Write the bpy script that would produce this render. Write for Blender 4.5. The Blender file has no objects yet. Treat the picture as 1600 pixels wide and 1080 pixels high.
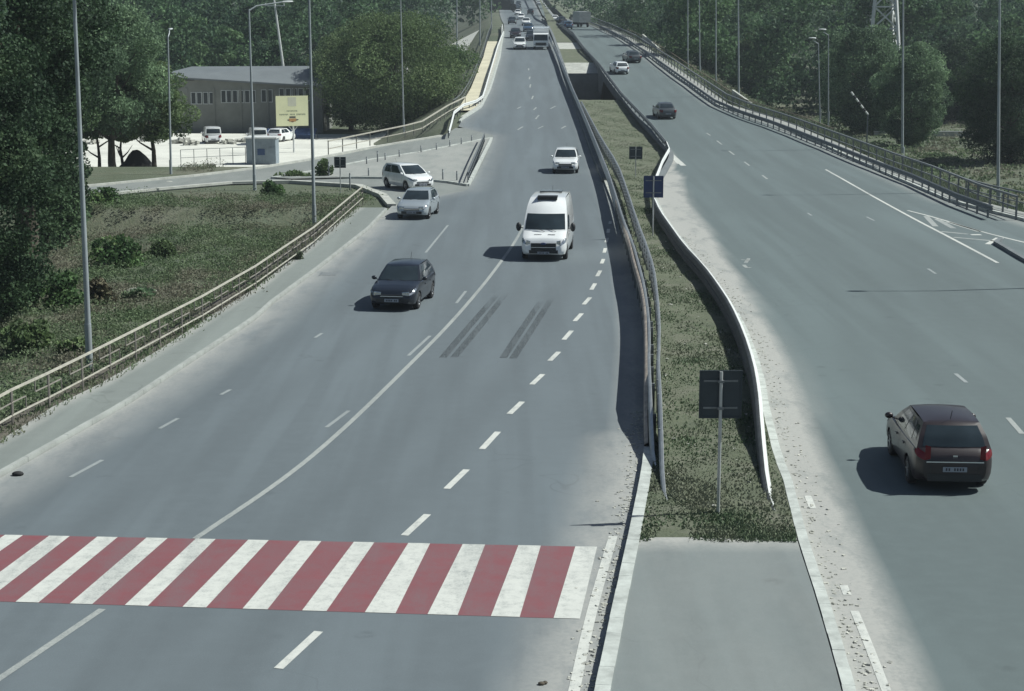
import bpy, bmesh, math, random
import numpy as np
from mathutils import Vector, Matrix
R = math.radians
random.seed(7)
RNG = np.random.default_rng(11)
scene = bpy.context.scene
COL = scene.collection

# ------------------------------------------------------------------ camera, world, sun, exposure
F_PX, CX, CY, HZ, CAM_H = 2650.0, 800.0, 540.0, 45.0, 10.0
PITCH = math.atan((CY - HZ) / F_PX)
cam_d = bpy.data.cameras.new('camera')
cam_d.sensor_width = 36.0
cam_d.lens = 36.0 * F_PX / 1600.0
cam_d.clip_start = 0.5
cam_d.clip_end = 6000
cam = bpy.data.objects.new('camera', cam_d)
COL.objects.link(cam)
cam.location = (0, 0, CAM_H)
cam.rotation_euler = (math.pi / 2 - PITCH, 0, 0)
scene.camera = cam

SUN_TO = Vector((0.84, 0.15, 1.0)).normalized()        # direction towards the sun: from the right, a little ahead
elev = math.asin(SUN_TO.z)
azim = math.atan2(SUN_TO.x, SUN_TO.y)
world = bpy.data.worlds.new('World')
scene.world = world
world.use_nodes = True
wn = world.node_tree
bg = wn.nodes['Background']
sky = wn.nodes.new('ShaderNodeTexSky')
sky.sky_type = 'NISHITA'
sky.sun_disc = False
sky.sun_elevation = elev
sky.sun_rotation = azim
wn.links.new(sky.outputs[0], bg.inputs[0])
bg.inputs[1].default_value = 0.05
sl = bpy.data.lights.new('sun', 'SUN')
sl.energy = 5.0
sl.angle = R(0.55)
sl.color = (.975, 1.0, .94)
so = bpy.data.objects.new('sun', sl)
so.rotation_euler = SUN_TO.to_track_quat('Z', 'Y').to_euler()
so.location = (40, 10, 60)
COL.objects.link(so)
vs = scene.view_settings
vs.view_transform = 'Standard'
vs.look = 'None'
vs.gamma = 1.0
vs.exposure = 0.20

# ------------------------------------------------------------------ heights and pixel -> ground
_zk = [(-50, 0), (60, 0), (100, 0), (118, .05), (135, .32), (160, 1.2), (182, 2.45), (204, 4.0), (222, 5.45), (241, 6.8), (268, 8.3),
       (300, 9.5), (350, 10.9), (408, 12.0), (500, 15.0), (660, 21.0), (900, 33.0), (1400, 58.0)]
_zy = [a for a, b in _zk]; _zz = [b for a, b in _zk]
def _pchip_slopes(x, y):
    n = len(x); h = [x[i+1]-x[i] for i in range(n-1)]; d = [(y[i+1]-y[i])/h[i] for i in range(n-1)]
    m = [d[0]] + [0]*(n-2) + [d[-1]]
    for i in range(1, n-1):
        if d[i-1]*d[i] > 0:
            w1 = 2*h[i]+h[i-1]; w2 = h[i]+2*h[i-1]
            m[i] = (w1+w2)/(w1/d[i-1]+w2/d[i])
    return m
_zm = _pchip_slopes(_zy, _zz)
def zr(Y):
    Y = min(max(Y, _zy[0]), _zy[-1]-1e-6)
    i = 0
    while _zy[i+1] < Y: i += 1
    h = _zy[i+1]-_zy[i]; t = (Y-_zy[i])/h
    return ((2*t**3-3*t*t+1)*_zz[i] + (t**3-2*t*t+t)*h*_zm[i] + (-2*t**3+3*t*t)*_zz[i+1] + (t**3-t*t)*h*_zm[i+1])
def ray(u, v):
    # returns x and z change per metre of forward distance Y
    a = (u-CX)/F_PX; b = (CY-v)/F_PX
    fy = math.cos(PITCH) + b*math.sin(PITCH)
    fz = -math.sin(PITCH) + b*math.cos(PITCH)
    return a/fy, fz/fy
def G(u, v, dz=0.0, h=None):
    """point where the sight line through photo pixel (u, v) meets the surface h(Y)+dz (default the road)"""
    kx, kz = ray(u, v)
    f = (lambda Y: zr(Y)+dz) if h is None else ((lambda Y: h+dz) if not callable(h) else (lambda Y: h(Y)+dz))
    Y = 8.0; prev = CAM_H + kz*Y - f(Y)
    step = 1.0
    while Y < 1300:
        Y2 = Y+step; g = CAM_H + kz*Y2 - f(Y2)
        if g <= 0:
            for _ in range(40):
                m = (Y+Y2)/2
                if CAM_H + kz*m - f(m) > 0: Y = m
                else: Y2 = m
            break
        Y = Y2
        step = 1.0 if Y < 300 else 4.0
    return Vector((kx*Y, Y, f(Y)))
def AT(u, v, Y):
    kx, kz = ray(u, v)
    return Vector((kx*Y, Y, CAM_H+kz*Y))
def W(pts, dz=0.0, h=None): return [G(u, v, dz, h) for u, v in pts]
class XofY:
    def __init__(s, pts): 
        pts = sorted(pts, key=lambda p: p.y); s.y = [p.y for p in pts]; s.x = [p.x for p in pts]
    def __call__(s, Y): return float(np.interp(Y, s.y, s.x))
def smoothstep(a, b, x):
    t = min(max((x-a)/(b-a), 0), 1); return t*t*(3-2*t)
def resample(pts, step):
    out = [pts[0].copy()]; acc = 0
    for a, b in zip(pts[:-1], pts[1:]):
        L = (b-a).length; n = max(1, int(round(L/step)))
        for k in range(1, n+1): out.append(a.lerp(b, k/n))
    return out
def smooth_path(pts, it=2):
    for _ in range(it):
        q = [pts[0]]
        for a, b in zip(pts[:-1], pts[1:]): q += [a.lerp(b, .25), a.lerp(b, .75)]
        q.append(pts[-1]); pts = q
    return pts

# ------------------------------------------------------------------ object helpers
def tag(o, label=None, cat=None, group=None, kind=None):
    if label: o['label'] = label
    if cat: o['category'] = cat
    if group: o['group'] = group
    if kind: o['kind'] = kind
    return o
def empty(name, loc=(0, 0, 0), rz=0.0, parent=None):
    o = bpy.data.objects.new(name, None); COL.objects.link(o); o.location = loc; o.rotation_euler = (0, 0, rz)
    o.empty_display_size = 0.3
    if parent: o.parent = parent
    return o
def children(o): return [c for c in bpy.data.objects if c.parent == o]
KIDS = {}
def copy_tree(o, parent=None):
    c = o.copy(); COL.objects.link(c); c.parent = parent
    if parent is not None: KIDS.setdefault(parent.name, []).append(c)
    for ch in KIDS.get(o.name, []): copy_tree(ch, c)
    return c
class MB:
    def __init__(s): s.v = []; s.f = []; s.m = []
    def quad(s, a, b, c, d, m=0):
        i = len(s.v); s.v += [tuple(a), tuple(b), tuple(c), tuple(d)]; s.f.append((i, i+1, i+2, i+3)); s.m.append(m)
    def poly(s, pts, m=0):
        i = len(s.v); s.v += [tuple(p) for p in pts]; s.f.append(tuple(range(i, i+len(pts)))); s.m.append(m)
    def box(s, x0, x1, y0, y1, z0, z1, M=None, m=0):
        i = len(s.v)
        P = [(x0,y0,z0),(x1,y0,z0),(x1,y1,z0),(x0,y1,z0),(x0,y0,z1),(x1,y0,z1),(x1,y1,z1),(x0,y1,z1)]
        if M is not None: P = [tuple(M @ Vector(p)) for p in P]
        s.v += P
        for f in [(0,3,2,1),(4,5,6,7),(0,1,5,4),(1,2,6,5),(2,3,7,6),(3,0,4,7)]:
            s.f.append(tuple(i+k for k in f)); s.m.append(m)
    def bar(s, a, b, w, h=None, up=Vector((0, 0, 1)), m=0):
        a = Vector(a); b = Vector(b); h = h or w
        d = (b-a); L = d.length
        if L < 1e-6: return
        d.normalize(); sd = d.cross(up)
        if sd.length < 1e-3: sd = d.cross(Vector((0, 1, 0)))
        sd.normalize(); uu = sd.cross(d)
        i = len(s.v)
        for p in (a, b):
            for q in ((-1,-1),(1,-1),(1,1),(-1,1)): s.v.append(tuple(p + sd*q[0]*w/2 + uu*q[1]*h/2))
        for f in [(0,1,2,3),(7,6,5,4),(0,4,5,1),(1,5,6,2),(2,6,7,3),(3,7,4,0)]:
            s.f.append(tuple(i+k for k in f)); s.m.append(m)
    def tube(s, pts, rad, n=8, m=0, cap=True):
        pts = [Vector(p) for p in pts]
        if not isinstance(rad, (list, tuple)): rad = [rad]*len(pts)
        rings = []
        prev = None
        for k, p in enumerate(pts):
            d = (pts[min(k+1, len(pts)-1)] - pts[max(k-1, 0)]).normalized()
            ref = prev if prev is not None else (Vector((1, 0, 0)) if abs(d.x) < .9 else Vector((0, 1, 0)))
            a = (ref - d*ref.dot(d)).normalized(); prev = a; b = d.cross(a)
            i = len(s.v)
            for q in range(n):
                t = 2*math.pi*q/n; s.v.append(tuple(p + (a*math.cos(t)+b*math.sin(t))*rad[k]))
            rings.append(i)
        for i, j in zip(rings[:-1], rings[1:]):
            for q in range(n):
                s.f.append((i+q, i+(q+1)%n, j+(q+1)%n, j+q)); s.m.append(m)
        if cap:
            s.f.append(tuple(rings[0]+q for q in reversed(range(n)))); s.m.append(m)
            s.f.append(tuple(rings[-1]+q for q in range(n))); s.m.append(m)
    def grid(s, rows, m=0, flip=False):
        n = len(rows[0]); i = len(s.v)
        for r in rows: s.v += [tuple(p) for p in r]
        for a in range(len(rows)-1):
            for b in range(n-1):
                q = (i+a*n+b, i+a*n+b+1, i+(a+1)*n+b+1, i+(a+1)*n+b)
                s.f.append(tuple(reversed(q)) if flip else q); s.m.append(m)
    def ell(s, c, r, n=10, k=7, m=0):
        rows = []
        for a in range(k+1):
            ph = math.pi*a/k; rows.append([(c[0]+r[0]*math.sin(ph)*math.cos(2*math.pi*b/n), c[1]+r[1]*math.sin(ph)*math.sin(2*math.pi*b/n), c[2]-r[2]*math.cos(ph)) for b in range(n+1)])
        s.grid(rows, m)
    def lathe_x(s, prof, n=24, cx=0, cy=0, cz=0, m=0):
        rows = []
        for (x, r) in prof: rows.append([(cx+x, cy+r*math.cos(2*math.pi*b/n), cz+r*math.sin(2*math.pi*b/n)) for b in range(n+1)])
        s.grid(rows, m)
    def build(s, name, mat, parent=None, smooth=None, merge=False):
        me = bpy.data.meshes.new(name); me.from_pydata(s.v, [], s.f)
        mats = mat if isinstance(mat, (list, tuple)) else [mat]
        for k in mats: me.materials.append(k)
        if len(mats) > 1:
            for p, k in zip(me.polygons, s.m): p.material_index = k
        if smooth is not None or merge:
            bm = bmesh.new(); bm.from_mesh(me)
            if merge: bmesh.ops.remove_doubles(bm, verts=bm.verts, dist=0.0008)
            bmesh.ops.recalc_face_normals(bm, faces=bm.faces)
            if smooth is not None:
                for f in bm.faces: f.smooth = True
                for e in bm.edges:
                    e.smooth = not (len(e.link_faces) == 2 and e.calc_face_angle(0) > R(smooth))
            bm.to_mesh(me); bm.free()
        me.update()
        o = bpy.data.objects.new(name, me); COL.objects.link(o)
        if parent: o.parent = parent; KIDS.setdefault(parent.name, []).append(o)
        return o
def sub(parent_name_obj, o):
    return o

# ------------------------------------------------------------------ materials
def nt_new(name):
    m = bpy.data.materials.new(name); m.use_nodes = True
    n = m.node_tree; b = n.nodes['Principled BSDF']; return m, n, b
def noise(n, scale, detail=4, rough=.6, vec=None, dim='3D'):
    t = n.nodes.new('ShaderNodeTexNoise'); t.inputs['Scale'].default_value = scale
    t.inputs['Detail'].default_value = detail; t.inputs['Roughness'].default_value = rough
    if vec is not None: n.links.new(vec, t.inputs['Vector'])
    return t.outputs['Fac']
def ramp(n, fac, stops):
    r = n.nodes.new('ShaderNodeValToRGB'); e = r.color_ramp.elements
    while len(e) < len(stops): e.new(.5)
    for k, (p, c) in enumerate(stops):
        e[k].position = p; e[k].color = (c[0], c[1], c[2], 1) if len(c) == 3 else c
    n.links.new(fac, r.inputs[0]); return r.outputs[0]
def mapr(n, fac, a, b, c=0.0, d=1.0):
    r = n.nodes.new('ShaderNodeMapRange'); n.links.new(fac, r.inputs[0])
    for k, x in zip((1, 2, 3, 4), (a, b, c, d)): r.inputs[k].default_value = x
    r.interpolation_type = 'SMOOTHSTEP'; return r.outputs[0]
def mix(n, fac, a, b, mode='MIX'):
    m = n.nodes.new('ShaderNodeMix'); m.data_type = 'RGBA'; m.blend_type = mode
    def put(sock, x):
        if isinstance(x, (tuple, list)): sock.default_value = (x[0], x[1], x[2], 1)
        elif isinstance(x, (int, float)): sock.default_value = x
        else: n.links.new(x, sock)
    put(m.inputs[0], fac); put(m.inputs[6], a); put(m.inputs[7], b); return m.outputs[2]
def mul(n, a, b, op='MULTIPLY'):
    m = n.nodes.new('ShaderNodeMath'); m.operation = op
    for k, x in enumerate((a, b)):
        if isinstance(x, (int, float)): m.inputs[k].default_value = x
        else: n.links.new(x, m.inputs[k])
    m.use_clamp = (op in ('ADD', 'MULTIPLY')); return m.outputs[0]
def bump(n, b, h, strength=.3, dist=.05):
    u = n.nodes.new('ShaderNodeBump'); u.inputs['Strength'].default_value = strength; u.inputs['Distance'].default_value = dist
    n.links.new(h, u.inputs['Height']); n.links.new(u.outputs[0], b.inputs['Normal'])
def attr(n, name):
    a = n.nodes.new('ShaderNodeAttribute'); a.attribute_name = name; return a.outputs['Fac']
def pos(n, sx=1, sy=1, sz=1, rz=0):
    g = n.nodes.new('ShaderNodeNewGeometry'); m = n.nodes.new('ShaderNodeMapping')
    m.inputs['Scale'].default_value = (sx, sy, sz); m.inputs['Rotation'].default_value = (0, 0, rz)
    n.links.new(g.outputs['Position'], m.inputs['Vector']); return m.outputs[0]
def simple(name, c, rough=.5, metal=0, var=.12, scale=3.0, coat=0, c2=None, bmp=0):
    m, n, b = nt_new(name)
    c2 = c2 or tuple(x*(1-var*2) for x in c)
    p = pos(n)
    f = noise(n, scale, 5, .65, p)
    n.links.new(ramp(n, f, [(.3, c2), (.65, c)]), b.inputs['Base Color'])
    b.inputs['Roughness'].default_value = rough; b.inputs['Metallic'].default_value = metal
    if coat: b.inputs['Coat Weight'].default_value = coat; b.inputs['Coat Roughness'].default_value = .04
    if bmp: bump(n, b, f, bmp, .02)
    return m

def mat_asphalt(name, base, dustc, streak_rot=0.0, tone=.12):
    m, n, b = nt_new(name)
    p = pos(n); ps = pos(n, 1.1, .035, 1, streak_rot); pb = pos(n, .16, .05, .16, streak_rot)
    fine = noise(n, 38, 3, .7, p); mid = noise(n, 2.2, 5, .6, p); st = noise(n, 1.0, 3, .5, ps); big = noise(n, 1.0, 4, .6, pb)
    c1 = ramp(n, big, [(.3, tuple(x*(1-tone) for x in base)), (.7, tuple(x*(1+tone) for x in base))])
    c2 = mix(n, mapr(n, st, .42, .60, 0, .55), c1, tuple(x*.78 for x in base))
    c2b = mix(n, mapr(n, mid, .35, .75, 0, .25), c2, tuple(x*1.2 for x in base))
    c3 = mix(n, mapr(n, fine, .3, .7, 0, .30), c2b, tuple(x*.6 for x in base))
    # oil drips and small repaired spots
    vs_ = n.nodes.new('ShaderNodeTexVoronoi'); vs_.inputs['Scale'].default_value = .55; n.links.new(p, vs_.inputs['Vector'])
    c3 = mix(n, mul(n, mapr(n, vs_.outputs['Distance'], .03, .16, .5, 0), mapr(n, mid, .45, .6)), c3, tuple(x*.5 for x in base))
    ag = n.nodes.new('ShaderNodeTexVoronoi'); ag.inputs['Scale'].default_value = 24; n.links.new(p, ag.inputs['Vector'])
    c3 = mix(n, mapr(n, ag.outputs['Distance'], .05, .22, .35, 0), c3, tuple(min(1, x*1.7) for x in base))
    # dark wheel tracks and oil lane, from a lane attribute
    c4 = mix(n, mul(n, attr(n, 'track'), .38), c3, tuple(x*.62 for x in base))
    # cracks sealed with bitumen
    vo = n.nodes.new('ShaderNodeTexVoronoi'); vo.feature = 'DISTANCE_TO_EDGE'; vo.inputs['Scale'].default_value = .11
    wv = n.nodes.new('ShaderNodeVectorMath'); wv.operation = 'ADD'
    nn = n.nodes.new('ShaderNodeTexNoise'); nn.inputs['Scale'].default_value = .35; n.links.new(p, nn.inputs['Vector'])
    sc = n.nodes.new('ShaderNodeVectorMath'); sc.operation = 'SCALE'; sc.inputs['Scale'].default_value = 6
    n.links.new(nn.outputs['Color'], sc.inputs[0]); n.links.new(p, wv.inputs[0]); n.links.new(sc.outputs[0], wv.inputs[1])
    n.links.new(wv.outputs[0], vo.inputs['Vector'])
    ck = mul(n, mapr(n, vo.outputs['Distance'], 0.0, .005, .3, 0), mapr(n, big, .45, .6))
    c5 = mix(n, ck, c4, tuple(x*.4 for x in base))
    dn = noise(n, .9, 6, .7, pos(n, 1, .35, 1)); dn2 = noise(n, 9, 4, .7, p)
    dd = mul(n, attr(n, 'dust'), mapr(n, dn, .25, .62, .45, 1.25))
    dd = mul(n, dd, mapr(n, dn2, .2, .7, .75, 1.1))
    c6 = mix(n, dd, c5, dustc)
    n.links.new(c6, b.inputs['Base Color']); b.inputs['Roughness'].default_value = .82
    bump(n, b, fine, .25, .01)
    return m
ASPH = (.168, .188, .190)
DUST = (.345, .345, .325)
M = {}
M['asphalt_left'] = mat_asphalt('asphalt_left', (.124, .150, .165), DUST, R(8))
M['asphalt_right'] = mat_asphalt('asphalt_right', (.112, .144, .147), DUST, R(4))
M['asphalt_side'] = mat_asphalt('asphalt_side', (.155, .178, .170), DUST, R(60))
def mat_paint(name, c, under, wear=.45, sc=4.0):
    m, n, b = nt_new(name); p = pos(n)
    a = noise(n, sc, 7, .75, p); f = noise(n, 26, 4, .8, p)
    w = mul(n, mapr(n, a, wear, wear+.28, 1, 0), mapr(n, f, .3, .62, 1.0, .25))
    tr = mapr(n, noise(n, 1.0, 4, .6, pos(n, 1.3, .12, 1, R(12))), .46, .66, 0, .55)
    w = mul(n, mul(n, w, .9), mul(n, tr, mapr(n, f, .2, .7, 1.2, .35)), 'ADD')
    sp = noise(n, 11, 6, .8, p); w = mul(n, w, mapr(n, sp, .60, .70, 0, .8), 'ADD')
    c1 = mix(n, noise(n, 1.3, 3, .6, p), tuple(x*.82 for x in c), c)
    n.links.new(mix(n, mul(n, w, .8), c1, under), b.inputs['Base Color']); b.inputs['Roughness'].default_value = .7
    return m
M['paint_white'] = mat_paint('paint_white', (.60, .61, .57), ASPH, .30)
M['paint_worn'] = mat_paint('paint_worn', (.40, .42, .40), ASPH, .42)
M['paint_faint'] = mat_paint('paint_faint', (.34, .37, .37), ASPH, .45)
M['paint_red'] = mat_paint('paint_red', (.215, .068, .078), (.155, .11, .118), .40, 1.6)
M['skid'] = mat_paint('skid', (.070, .084, .092), (.120, .140, .148), .42, 3)
def _fade_skid():
    m = M['skid']; n = m.node_tree; b = n.nodes['Principled BSDF']; out = n.nodes['Material Output']
    tr = n.nodes.new('ShaderNodeBsdfTransparent'); mx = n.nodes.new('ShaderNodeMixShader')
    f = mul(n, attr(n, 'fade'), mapr(n, noise(n, 1.0, 5, .7, pos(n, 3.5, .3, 1, R(20))), .35, .62, .25, .95))
    n.links.new(f, mx.inputs[0]); n.links.new(tr.outputs[0], mx.inputs[1]); n.links.new(b.outputs[0], mx.inputs[2]); n.links.new(mx.outputs[0], out.inputs[0])
_fade_skid()
M['concrete'] = simple('concrete', (.46, .47, .43), .85, 0, .16, 1.4, bmp=.3)
M['kerb'] = simple('kerb', (.50, .53, .50), .85, 0, .2, 2.5, bmp=.3)
M['rail_shaded_face'] = simple('rail_shaded_face', (.075, .085, .09), .7, .1, .3, 2)  # near-black colour paints the shade on the white rail's left face
M['kerb_old'] = simple('kerb_old', (.36, .38, .36), .9, 0, .14, 1.2, bmp=.2)
M['soil'] = simple('soil', (.115, .105, .085), .95, 0, .25, 4, bmp=.6)
M['pave'] = mat_asphalt('pave', (.160, .186, .186), DUST, 0, .07)
M['sidewalk'] = mat_asphalt('sidewalk', (.195, .220, .208), DUST, R(20))
M['yellow_walk'] = simple('yellow_walk', (.60, .56, .42), .8, 0, .12, .4)
M['lot'] = simple('lot', (.66, .66, .60), .85, 0, .12, .25)
M['dark_shaded_concrete'] = simple('dark_shaded_concrete', (.16, .18, .19), .9, 0, .15, .6)  # concrete darkened by colour for flyover gap shade; also serves the gore kerb
M['cream'] = simple('cream_paint', (.50, .48, .41), .6, 0, .18, 5)
M['galv'] = simple('galvanised', (.50, .52, .52), .42, .35, .15, 2)
M['galv_white'] = simple('galvanised_white', (.66, .68, .67), .5, .1, .08, 2)
M['galv_dark'] = simple('galvanised_dark', (.17, .19, .20), .6, .2, .2, 2)
M['post'] = simple('post_metal', (.22, .24, .25), .6, .2, .2, 3)
M['pole'] = simple('pole_metal', (.36, .40, .42), .5, .2, .12, 1)
M['pole_pale'] = simple('pole_pale', (.50, .54, .55), .5, .1, .12, 1)
M['sign_back'] = simple('sign_back', (.045, .06, .07), .7, .1, .1, 2)
M['sign_blue'] = simple('sign_blue', (.022, .045, .13), .5, 0, .1, 3)
M['tyre'] = simple('tyre', (.02, .02, .022), .85, 0, .1, 6)
M['rim'] = simple('rim', (.35, .36, .37), .35, .7, .1, 5)
M['plastic'] = simple('black_plastic', (.022, .025, .028), .55, 0, .1, 5)
M['plate'] = simple('plate', (.30, .33, .38), .5, 0, .05, 9)
M['plate_ink'] = simple('plate_ink', (.04, .04, .05), .5, 0, .05, 9)
M['chrome'] = simple('chrome', (.75, .76, .78), .14, .95, .04, 5)
M['brick_dark'] = simple('wall_render', (.215, .225, .205), .9, 0, .14, .5)
M['roof_sheet'] = simple('roof_sheet', (.17, .19, .20), .6, .1, .1, .4)
M['win_dark'] = simple('window_dark', (.03, .04, .045), .25, 0, .1, 1)
M['win_frame'] = simple('window_frame', (.50, .53, .53), .6, 0, .1, 2)
M['bark'] = simple('bark', (.10, .085, .065), .95, 0, .25, 3, bmp=.5)
M['pale_bark'] = simple('pale_bark', (.42, .40, .36), .95, 0, .25, 3, bmp=.5)
M['rock'] = simple('rock', (.50, .50, .45), .9, 0, .2, 4, bmp=.5)
M['blue_tarp'] = simple('blue_tarp', (.035, .07, .16), .7, 0, .15, 2)
M['kiosk'] = simple('kiosk', (.22, .27, .31), .6, 0, .12, 1.5)
M['board_yellow'] = simple('board_yellow', (.88, .88, .56), .6, 0, .06, 1.0)
M['board_ink'] = simple('board_ink', (.30, .33, .22), .7, 0, .1, 6)
M['board_pale'] = simple('board_pale', (.66, .66, .52), .7, 0, .05, 3)
M['board_orange'] = simple('board_orange', (.55, .30, .12), .7, 0, .1, 6)
M['red_band'] = simple('red_band', (.05, .03, .03), .6, 0, .1, 6)
def mat_glass(name, c=(.018, .026, .032), rough=.06):
    m, n, b = nt_new(name)
    n.links.new(ramp(n, noise(n, 1.5, 2, .5, pos(n)), [(.3, c), (.7, tuple(x*1.7 for x in c))]), b.inputs['Base Color'])
    b.inputs['Roughness'].default_value = rough; b.inputs['IOR'].default_value = 1.5; b.inputs['Specular IOR Level'].default_value = .3
    return m
M['glass'] = mat_glass('glass')
def mat_car(name, c, metal=.0, rough=.3, coat=1.0):
    m, n, b = nt_new(name)
    f = noise(n, 1.2, 3, .5, pos(n)); f2 = noise(n, 14, 4, .7, pos(n))
    c1 = ramp(n, f, [(.3, tuple(x*.9 for x in c)), (.7, c)])
    n.links.new(mix(n, mapr(n, f2, .55, .9, 0, .05), c1, (.35, .34, .31)), b.inputs['Base Color'])
    b.inputs['Metallic'].default_value = metal; b.inputs['Roughness'].default_value = rough
    b.inputs['Coat Weight'].default_value = coat; b.inputs['Coat Roughness'].default_value = .06
    return m
M['car_white'] = mat_car('car_white', (.84, .86, .86))
M['car_silver'] = mat_car('car_silver', (.42, .47, .50), .35, .35)
M['car_navy'] = mat_car('car_navy', (.008, .012, .020), .0, .35, .6)
M['car_black'] = mat_car('car_black', (.018, .022, .026), .0, .35, .6)
M['car_maroon'] = mat_car('car_maroon', (.018, .011, .013), .0, .4, .35)
M['car_blue'] = mat_car('car_blue', (.05, .10, .17), .2, .3)
M['car_grey'] = mat_car('car_grey', (.05, .06, .065), .1, .35)
M['lamp_clear'] = simple('lamp_clear', (.55, .58, .60), .12, .75, .2, 9, coat=1)
M['lamp_red'] = mat_glass('lamp_red', (.10, .008, .012), .12)
M['lamp_amber'] = mat_glass('lamp_amber', (.6, .22, .03), .2)

LEAF_TONE = (.74, 1.0, .82)
def mat_leaf(name, dark, light, dry=None, trans=.33):
    m, n, b = nt_new(name)
    a = attr(n, 'tint'); a2 = attr(n, 'clump')
    c = ramp(n, a, [(0.0, dark), (.75, light), (1.0, dry or light)])
    c = mix(n, mapr(n, a2, 0, 1, 0, .40), c, tuple(x*.6 for x in dark))
    c = mix(n, 1.0, c, LEAF_TONE, 'MULTIPLY')
    n.links.new(c, b.inputs['Base Color']); b.inputs['Roughness'].default_value = .7
    b.inputs['Specular IOR Level'].default_value = .25
    t = n.nodes.new('ShaderNodeBsdfTranslucent'); n.links.new(c, t.inputs[0])
    mx = n.nodes.new('ShaderNodeMixShader'); mx.inputs[0].default_value = trans
    out = n.nodes['Material Output']
    n.links.new(b.outputs[0], mx.inputs[1]); n.links.new(t.outputs[0], mx.inputs[2]); n.links.new(mx.outputs[0], out.inputs[0])
    return m
M['leaf'] = mat_leaf('leaf', (.060, .095, .045), (.175, .225, .105), (.27, .28, .14))
M['leaf_dark'] = mat_leaf('leaf_dark', (.034, .050, .036), (.092, .122, .072), (.135, .15, .09))
M['leaf_olive'] = mat_leaf('leaf_olive', (.085, .100, .052), (.225, .245, .130), (.31, .29, .16))
M['leaf_grey'] = mat_leaf('leaf_grey', (.10, .125, .088), (.27, .305, .21), (.33, .35, .23))
M['leaf_wood'] = mat_leaf('leaf_wood', (.046, .078, .055), (.155, .205, .115), (.18, .22, .12))
M['grass_blade'] = mat_leaf('grass_blade', (.085, .105, .065), (.165, .180, .120), (.27, .26, .20), .1)
M['grass_field'] = mat_leaf('grass_field', (.125, .140, .090), (.235, .240, .155), (.33, .30, .22), .35)
M['shrub_red'] = mat_leaf('shrub_red', (.085, .055, .042), (.15, .10, .075), (.19, .13, .10), .1)
M['reed'] = mat_leaf('reed', (.13, .12, .095), (.22, .205, .165), (.30, .28, .22), .1)
def mat_ground():
    m, n, b = nt_new('ground')
    p = pos(n)
    a = noise(n, .08, 6, .6, p); c = noise(n, .7, 6, .7, p); d = noise(n, 6, 4, .7, p)
    g = ramp(n, a, [(.34, (.062, .088, .055)), (.50, (.092, .115, .075)), (.62, (.13, .135, .10)), (.75, (.165, .158, .13))])
    g = mix(n, mapr(n, c, .38, .66, 0, .7), g, (.06, .075, .038))
    g = mix(n, mapr(n, d, .45, .75, 0, .5), g, (.17, .155, .11))
    n.links.new(g, b.inputs['Base Color']); b.inputs['Roughness'].default_value = .95; bump(n, b, d, .8, .12)
    return m
M['ground'] = mat_ground()
def mat_turf():
    m, n, b = nt_new('turf'); p = pos(n)
    a = noise(n, .8, 6, .65, p); d = noise(n, 9, 5, .75, p)
    g = ramp(n, a, [(.32, (.088, .105, .070)), (.48, (.108, .125, .080)), (.62, (.145, .150, .112)), (.76, (.23, .225, .18))])
    g = mix(n, mapr(n, d, .4, .7, 0, .55), g, (.075, .088, .048))
    n.links.new(g, b.inputs['Base Color']); b.inputs['Roughness'].default_value = .95; bump(n, b, d, .8, .06)
    return m
M['turf'] = mat_turf()

# ------------------------------------------------------------------ traced road edges (photo pixels -> ground)
leftL = XofY(W([(-1500, 1660), (-800, 1215), (-400, 978), (0, 747), (200, 633), (400, 500), (428, 474), (500, 420), (578, 358), (612, 322), (731, 297), (772, 212),
                (716, 198), (722, 188), (753, 168), (767, 140), (782, 90), (788, 53), (787, 37), (781, 23), (779, 5)]))
leftWalk = XofY(W([(-1500, 1580), (-800, 1160), (-400, 925), (0, 694), (83, 640), (155, 605), (250, 550), (325, 500), (400, 453), (450, 413), (516, 360), (569, 319), (588, 304)]))
medL = XofY(W([(760, 1900), (880, 1330), (931, 1080), (965, 921), (984, 835), (999, 760), (1004, 729), (1010, 660), (1010, 600), (1006, 530), (998, 470), (988, 425), (974, 370),
               (955, 315), (938, 270), (921, 225), (905, 180), (892, 140), (880, 105), (868, 70), (856, 42), (846, 25), (836, 5)]))
medR = XofY(W([(1520, 1900), (1400, 1330), (1336, 1080), (1317, 1015), (1291, 932), (1265, 857), (1239, 760), (1223, 721), (1203, 643), (1196, 600), (1184, 560), (1166, 515), (1140, 470), (1102, 420),
               (1062, 370), (1040, 340), (1028, 315), (1030, 285), (1050, 250), (1046, 240), (1012, 203), (974, 157), (942, 114), (914, 80), (895, 57), (886, 50), (872, 42), (858, 33), (848, 24), (843, 14), (839, 5)]))
rightR = XofY(W([(6200, 1500), (3800, 900), (2600, 610), (1900, 430), (1600, 346), (1537, 330), (1481, 315), (1421, 289), (1345, 255), (1280, 225), (1209, 194), (1157, 177), (1117, 165), (1074, 133),
                 (1030, 102), (980, 67), (950, 50), (925, 39), (900, 32), (880, 28), (866, 24), (858, 14), (851, 5)]))
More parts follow.
